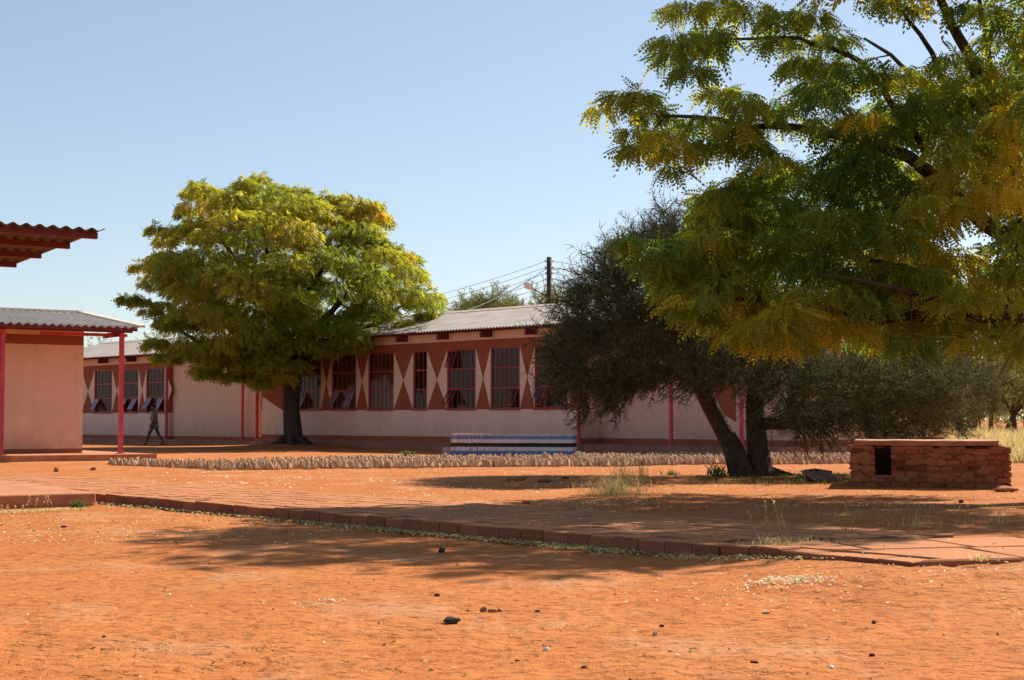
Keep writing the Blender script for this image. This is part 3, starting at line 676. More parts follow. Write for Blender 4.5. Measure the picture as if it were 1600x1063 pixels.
# ------------------------------------------------------------------ vegetation tools
def rot_from_dir(d, roll):
    """rows: batch of matrices whose local +X follows d (n,3) with leaf plane normal near up."""
    d = d / np.linalg.norm(d, axis=1, keepdims=True); up = np.tile([0, 0, 1.0], (len(d), 1)); up += RS.normal(0, .25, up.shape)
    y = np.cross(up, d); y /= np.linalg.norm(y, axis=1, keepdims=True) + 1e-9; z = np.cross(d, y)
    c, s = np.cos(roll)[:, None], np.sin(roll)[:, None]
    y2 = y * c + z * s; z2 = -y * s + z * c
    return np.stack([d, y2, z2], axis=2)
def compound_leaf(pairs, ll, lw, droop):
    V = []; Q = []
    for k in range(pairs + 1):
        t = (k + .9) / (pairs + .9); x = t; z = -droop * t * t
        for sd_ in ((1, -1) if k < pairs else (0,)):
            dx, dy = (.55, sd_ * .83) if sd_ else (1, 0); l = ll * (1 - .35 * abs(t - .5) * 2) ; dz = -.35 * l
            px, py = -dy, dx; n = len(V)
            V += [(x, 0, z), (x + dx * l * .5 + px * lw, dy * l * .5 + py * lw, z + dz * .4), (x + dx * l, dy * l, z + dz), (x + dx * l * .5 - px * lw, dy * l * .5 - py * lw, z + dz * .4)]
            Q.append((n, n + 1, n + 2, n + 3))
    return np.array(V), np.array(Q)
def scatter(tV, tQ, pos, mats, scale):
    n = len(pos); V = np.einsum('nij,vj->nvi', mats * scale[:, None, None], tV) + pos[:, None, :]
    Qs = tQ[None] + (np.arange(n) * len(tV))[:, None, None]
    return V.reshape(-1, 3), Qs.reshape(-1, tQ.shape[1])
def leaf_clumps(clumps, n_per, size, template, tone_spread=.12, shell=.25, low=-.35, flat=.62, droop=.25):
    """clumps: (x, y, z, r, tone). Leaves radiate from an umbrella-like shell and droop at the tips."""
    C = np.array(clumps); rep = np.repeat(np.arange(len(C)), np.maximum(3, (n_per * RS.uniform(.7, 1.3, len(C))).astype(int)))
    n = len(rep); c = C[rep]
    th = RS.uniform(0, 2 * np.pi, n); cz = RS.uniform(low, 1, n); sr = np.sqrt(np.clip(1 - cz ** 2, 0, 1))
    d = np.stack([np.cos(th) * sr, np.sin(th) * sr, cz], 1)
    rad = c[:, 3:4] * RS.uniform(shell, 1.0, (n, 1)) ** .6
    pos = c[:, :3] + d * rad * np.array([1, 1, flat])
    dirv = d * np.array([1, 1, .35]) + RS.normal(0, .35, (n, 3)) + np.array([0, 0, -droop])
    mats = rot_from_dir(dirv, RS.normal(0, .8, n)); scale = size * RS.uniform(.65, 1.25, n)
    V, Q = scatter(template[0], template[1], pos, mats, scale)
    tone = np.clip(c[:, 4] + RS.normal(0, tone_spread, n), 0, 1)
    return V, Q, np.repeat(tone, len(template[0]))
def in_poly(x, y, poly):
    c = False; j = len(poly) - 1
    for i in range(len(poly)):
        xi, yi = poly[i]; xj, yj = poly[j]
        if (yi > y) != (yj > y) and x < (xj - xi) * (y - yi) / (yj - yi) + xi: c = not c
        j = i
    return c
def edge_dist(x, y, poly):
    best = 1e9; n = len(poly)
    for i in range(n):
        ax, ay = poly[i]; bx, by = poly[(i + 1) % n]; dx, dy = bx - ax, by - ay
        t = max(0, min(1, ((x - ax) * dx + (y - ay) * dy) / (dx * dx + dy * dy + 1e-9)))
        best = min(best, math.hypot(x - ax - t * dx, y - ay - t * dy))
    return best
def bend(a, b, n, sag, wob):
    a, b = Vector(a), Vector(b); out = []
    L = (b - a).length
    for i in range(n + 1):
        t = i / n; p = a.lerp(b, t); p.z += sag * math.sin(math.pi * t) * L
        if 0 < i < n: p += Vector([random.uniform(-wob, wob) * L for _ in range(3)])
        out.append(p)
    return out
def limbs(root, hub_paths, clumps, mat, r0, twig_r, every=1, name='branch'):
    """hub_paths: hand laid main limbs [(points, r_start, r_end)], each a part; finer twigs reach every clump and are joined."""
    nodes = []
    for pts, ra, rb in hub_paths:
        P = []
        for a, b in zip(pts, pts[1:]):
            seg = bend(a, b, 4, .03, .03); P += seg[:-1] if b is not pts[-1] else seg
        rs = [ra + (rb - ra) * i / (len(P) - 1) for i in range(len(P))]
        m = MB(); m.tube(P, rs, 8); m.build(name, mat, root, smooth=True)
        nodes += [(p, r) for p, r in zip(P[1:], rs[1:])]
    tw = MB(); base = Vector(hub_paths[0][0][0])
    order = sorted(clumps, key=lambda c: (Vector(c[:3]) - base).length)
    for i, c in enumerate(order):
        if i % every: continue
        p = Vector(c[:3]); best = min(nodes, key=lambda q: (q[0] - p).length + (0 if (q[0] - base).length < (p - base).length else 1.5))
        L = (best[0] - p).length
        path = bend(best[0], p, max(2, min(5, int(L / .5) + 2)), .06, .05); ra = min(best[1] * .7, twig_r * (1 + L * .6)); 
        rs = [ra + (twig_r * .35 - ra) * k / (len(path) - 1) for k in range(len(path))]
        tw.tube(path, rs, 5, cap=False)
        nodes += [(q, r_) for q, r_ in zip(path[1:], rs[1:])]
    tw.build('twigs', mat, root, smooth=True, kind='stuff')
# ------------------------------------------------------------------ yard tree (broad crown, left of centre)
tb = G(457, 700); YT = tb.y
yt = thing('yard_tree', 'broad green and yellow tree standing before the classroom block', 'tree', (0, 0, 0))
ypoly = [(188, 475), (191, 440), (205, 420), (232, 402), (228, 370), (242, 347), (285, 347), (275, 312), (300, 287), (330, 279), (358, 285), (400, 270), (425, 285), (447, 293), (470, 289), (500, 299), (535, 307), (562, 302), (590, 320), (608, 342), (600, 372), (622, 385), (650, 405), (668, 430), (692, 470), (682, 492), (665, 510), (635, 517), (592, 532), (562, 562), (530, 566), (505, 560), (480, 585), (440, 612), (400, 608), (340, 597), (300, 590), (268, 580), (236, 562), (224, 545), (246, 520), (256, 502), (236, 492), (215, 492), (200, 487)]
ycl = []
for gx in range(180, 705, 34):
    for gy in range(262, 622, 29):
        x = gx + random.uniform(-15, 15); y = gy + random.uniform(-13, 13)
        if not in_poly(x, y, ypoly): continue
        e = edge_dist(x, y, ypoly)
        if e < 10: continue
        if random.random() < .10 or any(math.hypot(x - a, y - b_) < 17 for a, b_ in ((392, 402), (418, 440), (522, 432), (405, 505), (338, 395), (470, 470), (560, 470), (300, 520))): continue
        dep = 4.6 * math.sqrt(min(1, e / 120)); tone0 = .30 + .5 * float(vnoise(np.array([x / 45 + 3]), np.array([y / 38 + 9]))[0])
        layers = [-dep, dep] + ([-.5 * dep, random.uniform(-.1, .55) * dep] if dep > 2 else [])
        if random.random() < .3: layers = layers[1:]
        for L in layers:
            Yd = YT + L * random.uniform(.8, 1.05); sc_p = F / Yd
            p = D(x, y, YT); q = D(x, y, Yd) if L < 0 else Vector((p.x * 1.0, Yd, p.z))
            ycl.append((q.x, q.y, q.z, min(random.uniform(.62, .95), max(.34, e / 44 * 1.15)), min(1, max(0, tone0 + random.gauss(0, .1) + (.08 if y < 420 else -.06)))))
for (x, y) in ((256, 566), (330, 590), (372, 596), (405, 604), (440, 598), (300, 562), (505, 556), (545, 552), (242, 545), (350, 570)):
    for dy_ in (-1.8, 1.2):
        p = D(x + random.uniform(-6, 6), y - 4, YT + dy_); ycl.append((p.x, p.y, p.z, random.uniform(.3, .5), random.uniform(.4, .75)))
for i in range(len(ypoly)):
    (ax_, ay_), (bx_, by_) = ypoly[i], ypoly[(i + 1) % len(ypoly)]; cx_, cy_ = 440, 440
    for t in (random.random(),):
        if random.random() < .42: continue
        x = ax_ + (bx_ - ax_) * t; y = ay_ + (by_ - ay_) * t; L_ = math.hypot(cx_ - x, cy_ - y); x += (cx_ - x) / L_ * 12; y += (cy_ - y) / L_ * 11
        p = D(x, y, YT + random.uniform(-1.2, 1.2)); ycl.append((p.x, p.y, p.z, random.uniform(.3, .42), random.uniform(.35, .8)))
tmpl_y = compound_leaf(3, .44, .135, .55)
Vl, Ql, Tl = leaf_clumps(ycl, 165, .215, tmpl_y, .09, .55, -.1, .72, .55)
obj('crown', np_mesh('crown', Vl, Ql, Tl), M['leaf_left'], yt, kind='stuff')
hub = Vector((tb.x + .02, YT, 0))
def yp(px, py, dy): return D(px, py, YT + dy)
m = MB(); m.tube([(tb.x, YT, -.1), (tb.x, YT, .12), (tb.x + .02, YT, .5), yp(455, 640, 0), yp(456, 598, 0), yp(457, 570, 0)], [.65, .47, .35, .30, .31, .34], 14); m.build('trunk', M['bark'], yt, smooth=True)
for a in range(7):
    an = a * .9 + .3; m = MB(); m.tube([(tb.x + math.cos(an) * .2, YT + math.sin(an) * .2, .4), (tb.x + math.cos(an) * .6, YT + math.sin(an) * .6, .12), (tb.x + math.cos(an) * 1.25, YT + math.sin(an) * 1.25, -.04)], [.17, .14, .05], 7); m.build('root', M['bark'], yt, smooth=True)
f0 = yp(457, 575, 0)
paths = [([f0, yp(447, 520, -.5), yp(430, 440, -1.2), yp(405, 340, -1)], .20, .05), ([f0, yp(463, 500, .5), yp(462, 420, .8), yp(480, 330, .5)], .18, .05),
         ([f0, yp(500, 510, -1), yp(560, 440, -1.4), yp(600, 400, -1)], .16, .04), ([f0, yp(420, 530, -1.2), yp(350, 480, -1.8), yp(280, 440, -1.6)], .17, .04),
         ([f0, yp(520, 545, 1), yp(600, 500, 1.4), yp(650, 460, .8)], .14, .04), ([f0, yp(400, 555, .9), yp(310, 535, 1.2), yp(240, 500, .8)], .14, .04),
         ([f0, yp(480, 540, -2.2), yp(520, 500, -3.2)], .12, .04), ([f0, yp(430, 520, 2), yp(380, 420, 3)], .13, .04), ([f0, yp(410, 550, -2), yp(370, 560, -3.3)], .1, .03), ([yp(447, 520, -.5), yp(395, 440, -1.5), yp(330, 360, -1.2)], .12, .03), ([yp(463, 500, .5), yp(510, 410, .2), yp(560, 350, 0)], .12, .03)]
limbs(yt, paths, ycl, M['bark'], .2, .028)
m = MB(); nn = 22   # trodden mound round the roots
vs = [(tb.x, YT, .17)]; fs = []
for k, (rr_, zz) in enumerate(((.6, .15), (1.3, .085), (2.1, .03), (2.7, -.05))):
    for i in range(nn): a = 2 * math.pi * i / nn; vs.append((tb.x + math.cos(a) * rr_ * random.uniform(.9, 1.1) * 1.25, YT + math.sin(a) * rr_ * random.uniform(.9, 1.1), zz + random.uniform(-.01, .01)))
for i in range(nn): fs.append((0, 1 + i, 1 + (i + 1) % nn))
for k in range(3):
    for i in range(nn): a = 1 + k * nn + i; b_ = 1 + k * nn + (i + 1) % nn; fs.append((a, a + nn, b_ + nn, b_))
m.add(vs, fs); m.build('tree_mound', M['ground'], smooth=True, kind='structure')
# ------------------------------------------------------------------ near tree (crown hangs in from the side)
ntree = thing('overhanging_tree', 'large yellowing feather-leaved tree whose crown hangs over the yard from the side', 'tree', (0, 0, 0))
NTX, NTY = 7.1, 19.4
ncl = []
hand = [(1070, 20, 34), (1050, 58, 30), (1092, 82, 34), (1110, 48, 34), (1045, 88, 26), (1080, 104, 28), (940, 163, 20), (965, 150, 22), (1000, 152, 24), (1020, 182, 30), (990, 205, 22), (1000, 234, 26), (1036, 217, 32), (1060, 240, 32), (1046, 266, 18), (1092, 192, 34), (1112, 226, 28), (1120, 152, 26), (1160, 162, 34), (1196, 192, 38), (1180, 226, 24), (1216, 162, 28), (1142, 202, 30), (1122, 12, 34), (1170, 18, 40), (1222, 32, 38), (1272, 22, 38), (1216, 62, 24), (1302, 62, 28), (1385, 8, 18), (1500, 92, 42), (1560, 62, 40), (1590, 22, 40), (1490, 14, 18), (1440, 4, 16), (1540, 20, 20), (1108, 305, 24), (1130, 300, 30), (1118, 330, 24), (1000, 384, 24), (1028, 388, 28), (1040, 420, 30), (1055, 450, 30), (1070, 480, 26), (975, 378, 13), (1250, 100, 30), (1290, 110, 26), (1015, 402, 28), (1046, 405, 34), (1062, 436, 34), (1086, 420, 36), (1080, 462, 34), (1102, 492, 34), (1072, 380, 30), (1102, 362, 34), (1132, 382, 36), (1122, 422, 36), (1150, 350, 34), (1165, 320, 32)]
for (x, y, r_) in hand:
    for _ in range(2 if r_ > 22 else 1):
        Yd = random.uniform(17.6, 20.2); p = D(x + random.uniform(-8, 8), y + random.uniform(-8, 8), Yd); k = Yd / F
        ncl.append((p.x, p.y, p.z, r_ * k * .84, .44 + .36 * float(vnoise(np.array([x / 50]), np.array([y / 40]))[0])))
npoly = [(1240, 140), (1300, 95), (1400, 100), (1480, 110), (1560, 85), (1640, 60), (1640, 575), (1590, 560), (1540, 548), (1480, 555), (1400, 556), (1330, 545), (1290, 542), (1240, 556), (1190, 548), (1140, 540), (1100, 515), (1060, 480), (1040, 440), (1060, 385), (1090, 350), (1120, 300), (1160, 262), (1225, 225)]
gaps = [(1275, 232, 18), (1535, 375, 22), (1345, 150, 16), (1440, 245, 12), (1250, 200, 10)]
for gx in range(1035, 1645, 38):
    for gy in range(90, 575, 33):
        for L in range(1, 4):
            x = gx + random.uniform(-20, 20); y = gy + random.uniform(-17, 17)
            if not in_poly(x, y, npoly) or edge_dist(x, y, npoly) < 12: continue
            if any(math.hypot(x - a, y - b_) < c + 16 for a, b_, c in gaps): continue
            Yd = (16.3, 18.0, 20.0, 22.3)[L] + random.uniform(-.8, .8)
            if L == 0 and (y < 200 or random.random() < .45): continue
            p = D(x, y, Yd); tone = .18 + .75 * float(vnoise(np.array([x / 80 + 20 + L]), np.array([y / 60 + 2]))[0]) + (.15 if y > 380 else -.02) + (.1 if x > 1540 and 150 < y < 330 else 0)
            ncl.append((p.x, p.y, p.z, 36 * Yd / F, min(1, max(0, tone))))
# the crown outside the picture (it throws the big foreground shadow)
nin = len(ncl)
for _ in range(330):
    a = random.uniform(0, 2 * math.pi); rr_ = math.sqrt(random.random()); x = 6.2 + math.cos(a) * rr_ * 5.2; y = 19.0 + math.sin(a) * rr_ * 3.6
    if x > 6.4 and y < 17.2: continue
    z = 3.2 + (5.9 * math.sqrt(max(0, 1 - rr_ ** 2))) * random.uniform(.35, 1) + rr_ * .6
    px = PW / 2 + F * x / y; py = HOR - F * (z - CAM_H) / y
    if px < 1620 and py > -25: continue
    if px < 1000 and py > -90: continue
    ncl.append((x, y, z, random.uniform(.35, .55), random.uniform(.2, .8)))
tmpl_n = compound_leaf(6, .31, .066, .5)
Vn, Qn, Tn = leaf_clumps(ncl[:nin], 40, .215, tmpl_n, .08, .35, -.25, .5, .6); Vo, Qo, To = leaf_clumps(ncl[nin:], 40, .30, tmpl_n)
Vc = np.concatenate([Vn, Vo]); Qc = np.concatenate([Qn, Qo + len(Vn)]); Tc = np.concatenate([Tn, To])
obj('crown', np_mesh('crown', Vc, Qc, Tc), M['leaf_near'], ntree, kind='stuff')
m = MB(); m.tube([(NTX, NTY, -.2), (NTX, NTY, .2), (NTX - .05, NTY, 1.2), (NTX - .1, NTY, 2.6)], [.6, .42, .33, .30], 14); m.build('trunk', M['bark'], ntree, smooth=True)
n0 = Vector((NTX - .1, NTY, 2.5)); ndp = lambda px, py, Y_: D(px, py, Y_)
npaths = [([n0, ndp(1650, 500, 19), ndp(1500, 490, 18.6), ndp(1380, 500, 18.4), ndp(1250, 480, 18.2), ndp(1120, 470, 18.0)], .14, .016),
          ([n0, ndp(1620, 400, 19.3), ndp(1540, 350, 19.2), ndp(1420, 245, 19.0), ndp(1300, 210, 18.9), ndp(1170, 200, 18.8), ndp(1000, 175, 18.8)], .15, .012),
          ([n0, ndp(1640, 300, 19.6), ndp(1530, 130, 19.5), ndp(1470, 0, 19.4), ndp(1430, -80, 19.4)], .14, .03),
          ([ndp(1560, 200, 19.5), ndp(1470, 120, 19.3), ndp(1400, 0, 19.2)], .06, .02),
          ([ndp(1450, 245, 19.0), ndp(1350, 100, 19.0), ndp(1250, 60, 18.8), ndp(1110, 70, 18.7), ], .05, .012),
          ([ndp(1600, 360, 19.3), ndp(1570, 240, 20), ndp(1530, 0, 20.5)], .08, .03),
          ([ndp(1500, 490, 18.6), ndp(1440, 430, 19.5), ndp(1330, 400, 19.8), ndp(1200, 350, 19.6), ndp(1110, 320, 19.2)], .06, .012),
          ([ndp(1500, 490, 18.6), ndp(1400, 450, 17.2), ndp(1280, 430, 16.8)], .05, .012),
          ([n0, ndp(1700, 100, 18), ndp(1600, -150, 17.5)], .16, .04), ([n0, ndp(1800, 200, 21), ndp(1900, -100, 22)], .16, .04), ([n0, ndp(1500, 200, 22.5), ndp(1350, 60, 22.8)], .10, .02)]
limbs(ntree, npaths, ncl, M['bark'], .2, .011)
# single feather leaves that stand out on the crown's outline
lv = [np_mesh('leaf', *[compound_leaf(6, .31, .066, .3 + .12 * k)[i] for i in (0, 1)], attr=np.full(len(tmpl_n[0]), .45 + .14 * k)) for k in range(4)]
for me in lv: me.materials.append(M['leaf_near'])
hc = ncl[:84]
for k in range(300):
    c = hc[k % len(hc)]; a = random.uniform(0, 2 * math.pi); el = random.uniform(-.3, .9)
    d = Vector((math.cos(a) * math.cos(el), math.sin(a) * math.cos(el), math.sin(el)))
    p = Vector(c[:3]) + Vector((d.x, d.y, d.z * .6)) * c[3]
    s = random.uniform(.22, .36); o = link('leaf', random.choice(lv), ntree, p, (random.uniform(-.5, .5), random.uniform(.0, .8), a), (s, s, s))
# ------------------------------------------------------------------ thorn tree beside the tank
ab = G(1168, 744); AY = ab.y
at = thing('thorn_tree', 'dark grey-green thorn tree with twin leaning trunks beside the brick tank', 'tree', (0, 0, 0))
def twig_template(seed, leafy=22):
    rs = random.Random(seed); V = []; Q = []; tone = []
    def stick(a, b, r, t):
        a = np.array(a); b = np.array(b); d = b - a; L = np.linalg.norm(d); d = d / L
        u = np.cross(d, [0, 0, 1.0]); u = u / (np.linalg.norm(u) + 1e-6); w_ = np.cross(d, u); n = len(V)
        for q, rr_ in ((a, r), (b, r * .6)):
            for k in range(3): an = 2 * math.pi * k / 3; V.append(q + u * math.cos(an) * rr_ + w_ * math.sin(an) * rr_); tone.append(t)
        for k in range(3): k2 = (k + 1) % 3; Q.append((n + k, n + k2, n + 3 + k2, n + 3 + k))
    p = np.zeros(3); d = np.array([1.0, 0, 0])
    for s in range(5):
        d = d + np.array([0, rs.uniform(-.45, .45), rs.uniform(-.35, .35)]); d /= np.linalg.norm(d); q = p + d * .2
        stick(p, q, .016 - .002 * s, .3)
        for z in range(3):
            e = d * .5 + np.array([rs.uniform(-.6, .8), rs.uniform(-1, 1), rs.uniform(-1, 1)]); e /= np.linalg.norm(e); L = rs.uniform(.12, .34)
            st = p + (q - p) * rs.random(); m1 = st + e * L * .5; e2 = e + np.array([rs.uniform(-.5, .5) for _ in range(3)]); e2 /= np.linalg.norm(e2)
            stick(st, m1, .010, .5); stick(m1, m1 + e2 * L * .6, .007, .75)
            for lf in range(int(leafy / 8)):
                c = st + (m1 - st) * rs.uniform(.2, 1.6) + np.array([rs.uniform(-.03, .03) for _ in range(3)]); sz = rs.uniform(.014, .032); n = len(V)
                a1 = np.array([rs.uniform(-1, 1) for _ in range(3)]); a1 /= np.linalg.norm(a1); a2 = np.cross(a1, [rs.uniform(-1, 1) for _ in range(3)]); a2 /= np.linalg.norm(a2) + 1e-6
                for g_, h_ in ((-1, 0), (0, -.5), (1, 0), (0, .5)): V.append(c + a1 * sz * g_ + a2 * sz * h_ * 1.4); tone.append(.9)
                Q.append((n, n + 1, n + 2, n + 3))
        p = q
    return np.array(V), np.array(Q), np.array(tone)
TW = [twig_template(s) for s in range(6)]
def thorn_crown(clumps, n_per, size, templates, outward, tone_off=0.0):
    Vs, Qs, Ts = [], [], []; off = 0
    C = np.array(clumps); n = len(C) * n_per; idx = np.repeat(np.arange(len(C)), n_per); c = C[idx]
    th = RS.uniform(0, 2 * np.pi, n); cz = RS.uniform(-1, 1, n); sr = np.sqrt(1 - cz ** 2); d = np.stack([np.cos(th) * sr, np.sin(th) * sr, cz], 1)
    pos = c[:, :3] + d * c[:, 3:4] * RS.uniform(.0, .9, (n, 1))
    o = c[:, :3] - np.array(outward); o /= np.linalg.norm(o, axis=1, keepdims=True) + 1e-6
    dirv = d * .8 + o * .75 + RS.normal(0, .2, (n, 3)); mats = rot_from_dir(dirv, RS.uniform(0, 6.28, n)); sc3 = size * RS.uniform(.6, 1.25, n)
    which = RS.randint(0, len(templates), n)
    for k, (tv, tq, tt) in enumerate(templates):
        sel = which == k
        if not sel.any(): continue
        V, Q = scatter(tv, tq, pos[sel], mats[sel], sc3[sel]); Vs.append(V); Qs.append(Q + off); off += len(V)
        Ts.append((np.tile(tt, sel.sum()).reshape(sel.sum(), -1) * .8 + c[sel][:, 4:5] * .3 + tone_off + RS.normal(0, .1, (sel.sum(), 1))).ravel())
    return np.concatenate(Vs), np.concatenate(Qs), np.clip(np.concatenate(Ts), 0, 1)
apoly = [(868, 636), (890, 610), (866, 570), (858, 540), (880, 505), (905, 450), (940, 410), (985, 382), (1060, 350), (1120, 365), (1160, 450), (1215, 535), (1300, 545), (1400, 535), (1480, 555), (1545, 590), (1525, 630), (1495, 672), (1420, 684), (1320, 682), (1235, 680), (1205, 655), (1195, 640), (1170, 625), (1130, 605), (1085, 615), (1040, 612), (1000, 612), (960, 640), (925, 645), (890, 640)]
acl = []
for gx in range(850, 1560, 25):
    for gy in range(340, 700, 24):
        x = gx + random.uniform(-12, 12); y = gy + random.uniform(-12, 12)
        if not in_poly(x, y, apoly): continue
        e = edge_dist(x, y, apoly)
        if e < 6: continue
        dep = 2.3 * math.sqrt(min(1, e / 75))
        for L in ([-dep, dep] + ([random.uniform(-.5, .5) * dep] if dep > .9 else [])):
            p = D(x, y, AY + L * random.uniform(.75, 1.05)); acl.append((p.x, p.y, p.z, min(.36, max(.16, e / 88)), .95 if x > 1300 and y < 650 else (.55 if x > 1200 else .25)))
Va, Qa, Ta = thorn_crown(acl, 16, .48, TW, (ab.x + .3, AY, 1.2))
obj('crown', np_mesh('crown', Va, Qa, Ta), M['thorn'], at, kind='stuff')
# wispy bare twigs along the upper outline
wis = [(D(x, y, AY + random.uniform(-1, 1))) for x, y in ((1045, 345), (1075, 338), (1100, 345), (1030, 362), (1000, 378), (960, 398), (935, 412), (912, 432), (898, 458), (880, 490), (862, 530), (1520, 580), (1545, 595), (1490, 560), (1450, 548), (1400, 532), (870, 600), (880, 632), (1020, 366), (1120, 352), (1060, 352))]
Vw, Qw, Tw = thorn_crown([(p.x, p.y, p.z, .12, .5) for p in wis], 7, .62, [twig_template(40 + s, 4) for s in range(4)], (ab.x - .5, AY, 1.0), -.1)
obj('bare_twigs', np_mesh('bare_twigs', Vw, Qw, Tw), M['thorn'], at, kind='stuff')
ap = lambda px, py, dy=0: D(px, py, AY + dy)
m = MB(); m.tube([ap(1162, 752), ap(1158, 738), ap(1145, 700), ap(1130, 672), ap(1112, 640), ap(1098, 610), ap(1088, 585)], [.34, .24, .19, .17, .155, .16, .13], 12); m.build('trunk', M['bark2'], at, smooth=True)
m = MB(); m.tube([ap(1190, 752, .1), ap(1188, 738, .1), ap(1184, 700, .1), ap(1180, 660, .1), ap(1180, 620, .1), ap(1184, 590, .1)], [.36, .25, .20, .18, .17, .15], 12); m.build('trunk', M['bark2'], at, smooth=True)
apaths = [([ap(1088, 590), ap(1060, 560, -.3), ap(1010, 520, -.6), ap(950, 490, -.6)], .12, .03), ([ap(1092, 600), ap(1080, 540, .3), ap(1060, 460, .5), ap(1040, 380, .4)], .11, .02),
          ([ap(1184, 600, .1), ap(1200, 560, .3), ap(1260, 530, .3), ap(1340, 550, 0)], .12, .03), ([ap(1181, 665, .1), ap(1225, 662, 0), ap(1290, 655, -.3), ap(1390, 640, -.4), ap(1470, 625, -.2)], .14, .03),
          ([ap(1090, 590), ap(1040, 580, .5), ap(960, 570, .8), ap(900, 590, .6)], .08, .02), ([ap(1182, 640, .1), ap(1220, 600, .8), ap(1320, 590, 1.2), ap(1430, 590, 1)], .10, .02),
          ([ap(1180, 620, .1), ap(1160, 560, .4), ap(1130, 480, .4)], .1, .02)]
limbs(at, apaths, acl, M['bark2'], .1, .012, 2)
for (px, py, r_) in ((1150, 744, .10), (1212, 744, .09), (1228, 743, .06)):
    p = G(px, py); q = ap(1180, 728, .1); m = MB(); m.tube([q, (q + p) / 2 + Vector((0, 0, .03)), p + Vector(((p.x - q.x) * .4, -.1, -.05))], [.14, r_ * .9, .04], 7); m.build('root', M['bark2'], at, smooth=True)
# ------------------------------------------------------------------ trees beyond
FT = [twig_template(70 + s, 56) for s in range(4)]
def far_tree(px, py_base, py_top, half_px, Yd, label, tone, trunk=True, dens=5, size=.95, flat=.55, lean=0, mult=1, hmin=0):
    t = thing('acacia_tree', label, 'tree', (0, 0, 0), 0, 'acacia trees growing beyond the school')
    top = D(px, py_top, Yd); base = Vector((top.x, Yd, 0)); rw = half_px * Yd / F; zt = top.z; zb_ = max(.9, zt * (1 - flat)); cl = []
    for _ in range(int((44 * rw / 3.5 + 16) * mult)):
        a = random.uniform(0, 6.283); rr_ = math.sqrt(random.random()); h = hmin + (1 - hmin) * random.random()
        z = zb_ + (zt - zb_ - .3) * (h * math.sqrt(max(.02, 1 - rr_ ** 2)) + .0) + .15
        cl.append((base.x + math.cos(a) * rr_ * rw * .93, base.y + math.sin(a) * rr_ * rw * .8, z + random.uniform(-.1, .1), .5, tone))
    V, Q, T = thorn_crown(cl, int(dens * 1.9), size, FT, (base.x, base.y, zb_ - 1))
    obj('crown', np_mesh('crown', V, Q, T), M['farleaf'], t, kind='stuff')
    k = .09 * (zt / 4) ; m = MB(); mid = Vector((base.x + lean * .5, Yd, zb_ * .6)); m.tube([(base.x, Yd, -.2), mid, (base.x + lean, Yd, zb_ + .4)], [k * 1.6, k * 1.2, k], 8); m.build('trunk', M['farbark'], t, smooth=True)
    for q in range(4):
        a = q * 1.6 + random.random(); m = MB(); m.tube([(base.x + lean * .8, Yd, zb_ * .9), (base.x + lean + math.cos(a) * rw * .3, Yd + math.sin(a) * rw * .3, zb_ + .5), (base.x + lean + math.cos(a) * rw * .7, Yd + math.sin(a) * rw * .7, zb_ + (zt - zb_) * .4)], [k * .8, k * .5, k * .2], 6); m.build('limb', M['farbark'], t, smooth=True)
    return t
far_tree(768, 660, 468, 84, 82, 'flat-topped acacia showing above the roof between yard tree and utility pole', .6, dens=8, mult=4, hmin=.45)
far_tree(852, 660, 450, 56, 80, 'taller wispy acacia showing above the roof directly behind the utility pole', .7, dens=5, mult=1.7, hmin=.3)
far_tree(905, 660, 455, 45, 84, 'acacia above the roof between the utility pole and the thorn tree', .7, dens=6, mult=3, hmin=.4)
far_tree(160, 660, 522, 34, 96, 'thin acacia top above the farther roof beside the red post', .5, dens=3)
far_tree(250, 660, 513, 34, 98, 'acacia top above the farther roof at the edge of the yard tree crown', .5, dens=3)
for i, (px, top, half, Yd, lab) in enumerate(((1440, 560, 60, 62, 'acacia standing behind the thorn tree crown'), (1523, 565, 55, 66, 'acacia with a slim dark trunk just past the thorn tree outline'), (1545, 548, 60, 75, 'acacia whose dark trunk stands second past the thorn tree outline'), (1562, 540, 60, 70, 'acacia with a leaning dark trunk above the pale grass'),
        (1585, 545, 62, 60, 'acacia with a sunlit reddish brown trunk in the pale grass'), (1640, 520, 90, 72, 'large acacia at the very edge of the view behind the pale grass'), (1480, 600, 40, 110, 'small distant acacia low behind the thorn tree'), (1600, 605, 60, 125, 'distant acacia low on the horizon past the reddish trunk'), (1530, 612, 50, 140, 'farthest acacia low on the horizon beyond the dark trunks'), (1380, 590, 60, 100, 'distant acacia hidden low behind the thorn tree'))):
    far_tree(px, 660, top, half, Yd, lab, (.25, .3, .35, .3, .4, .3, .5, .5, .6, .4)[i], dens=5 if i < 6 else 3, flat=.68, lean=(.0, .0, .1, .8, -.1, 0, 0, 0, 0, 0)[i])
# far bush line that closes the horizon
m = MB(); V_, Q_, T_ = thorn_crown([(x + random.uniform(-5, 5), random.uniform(230, 280), random.uniform(.5, 4.2), 2.0, random.random()) for x in range(-150, 170, 2)], 4, 4.0, FT, (0, 255, -8))
o = obj('bushveld', np_mesh('bushveld', V_, Q_, T_), M['farleaf'], kind='stuff'); tag(o, 'distant low bush along the horizon behind the buildings', 'bush')
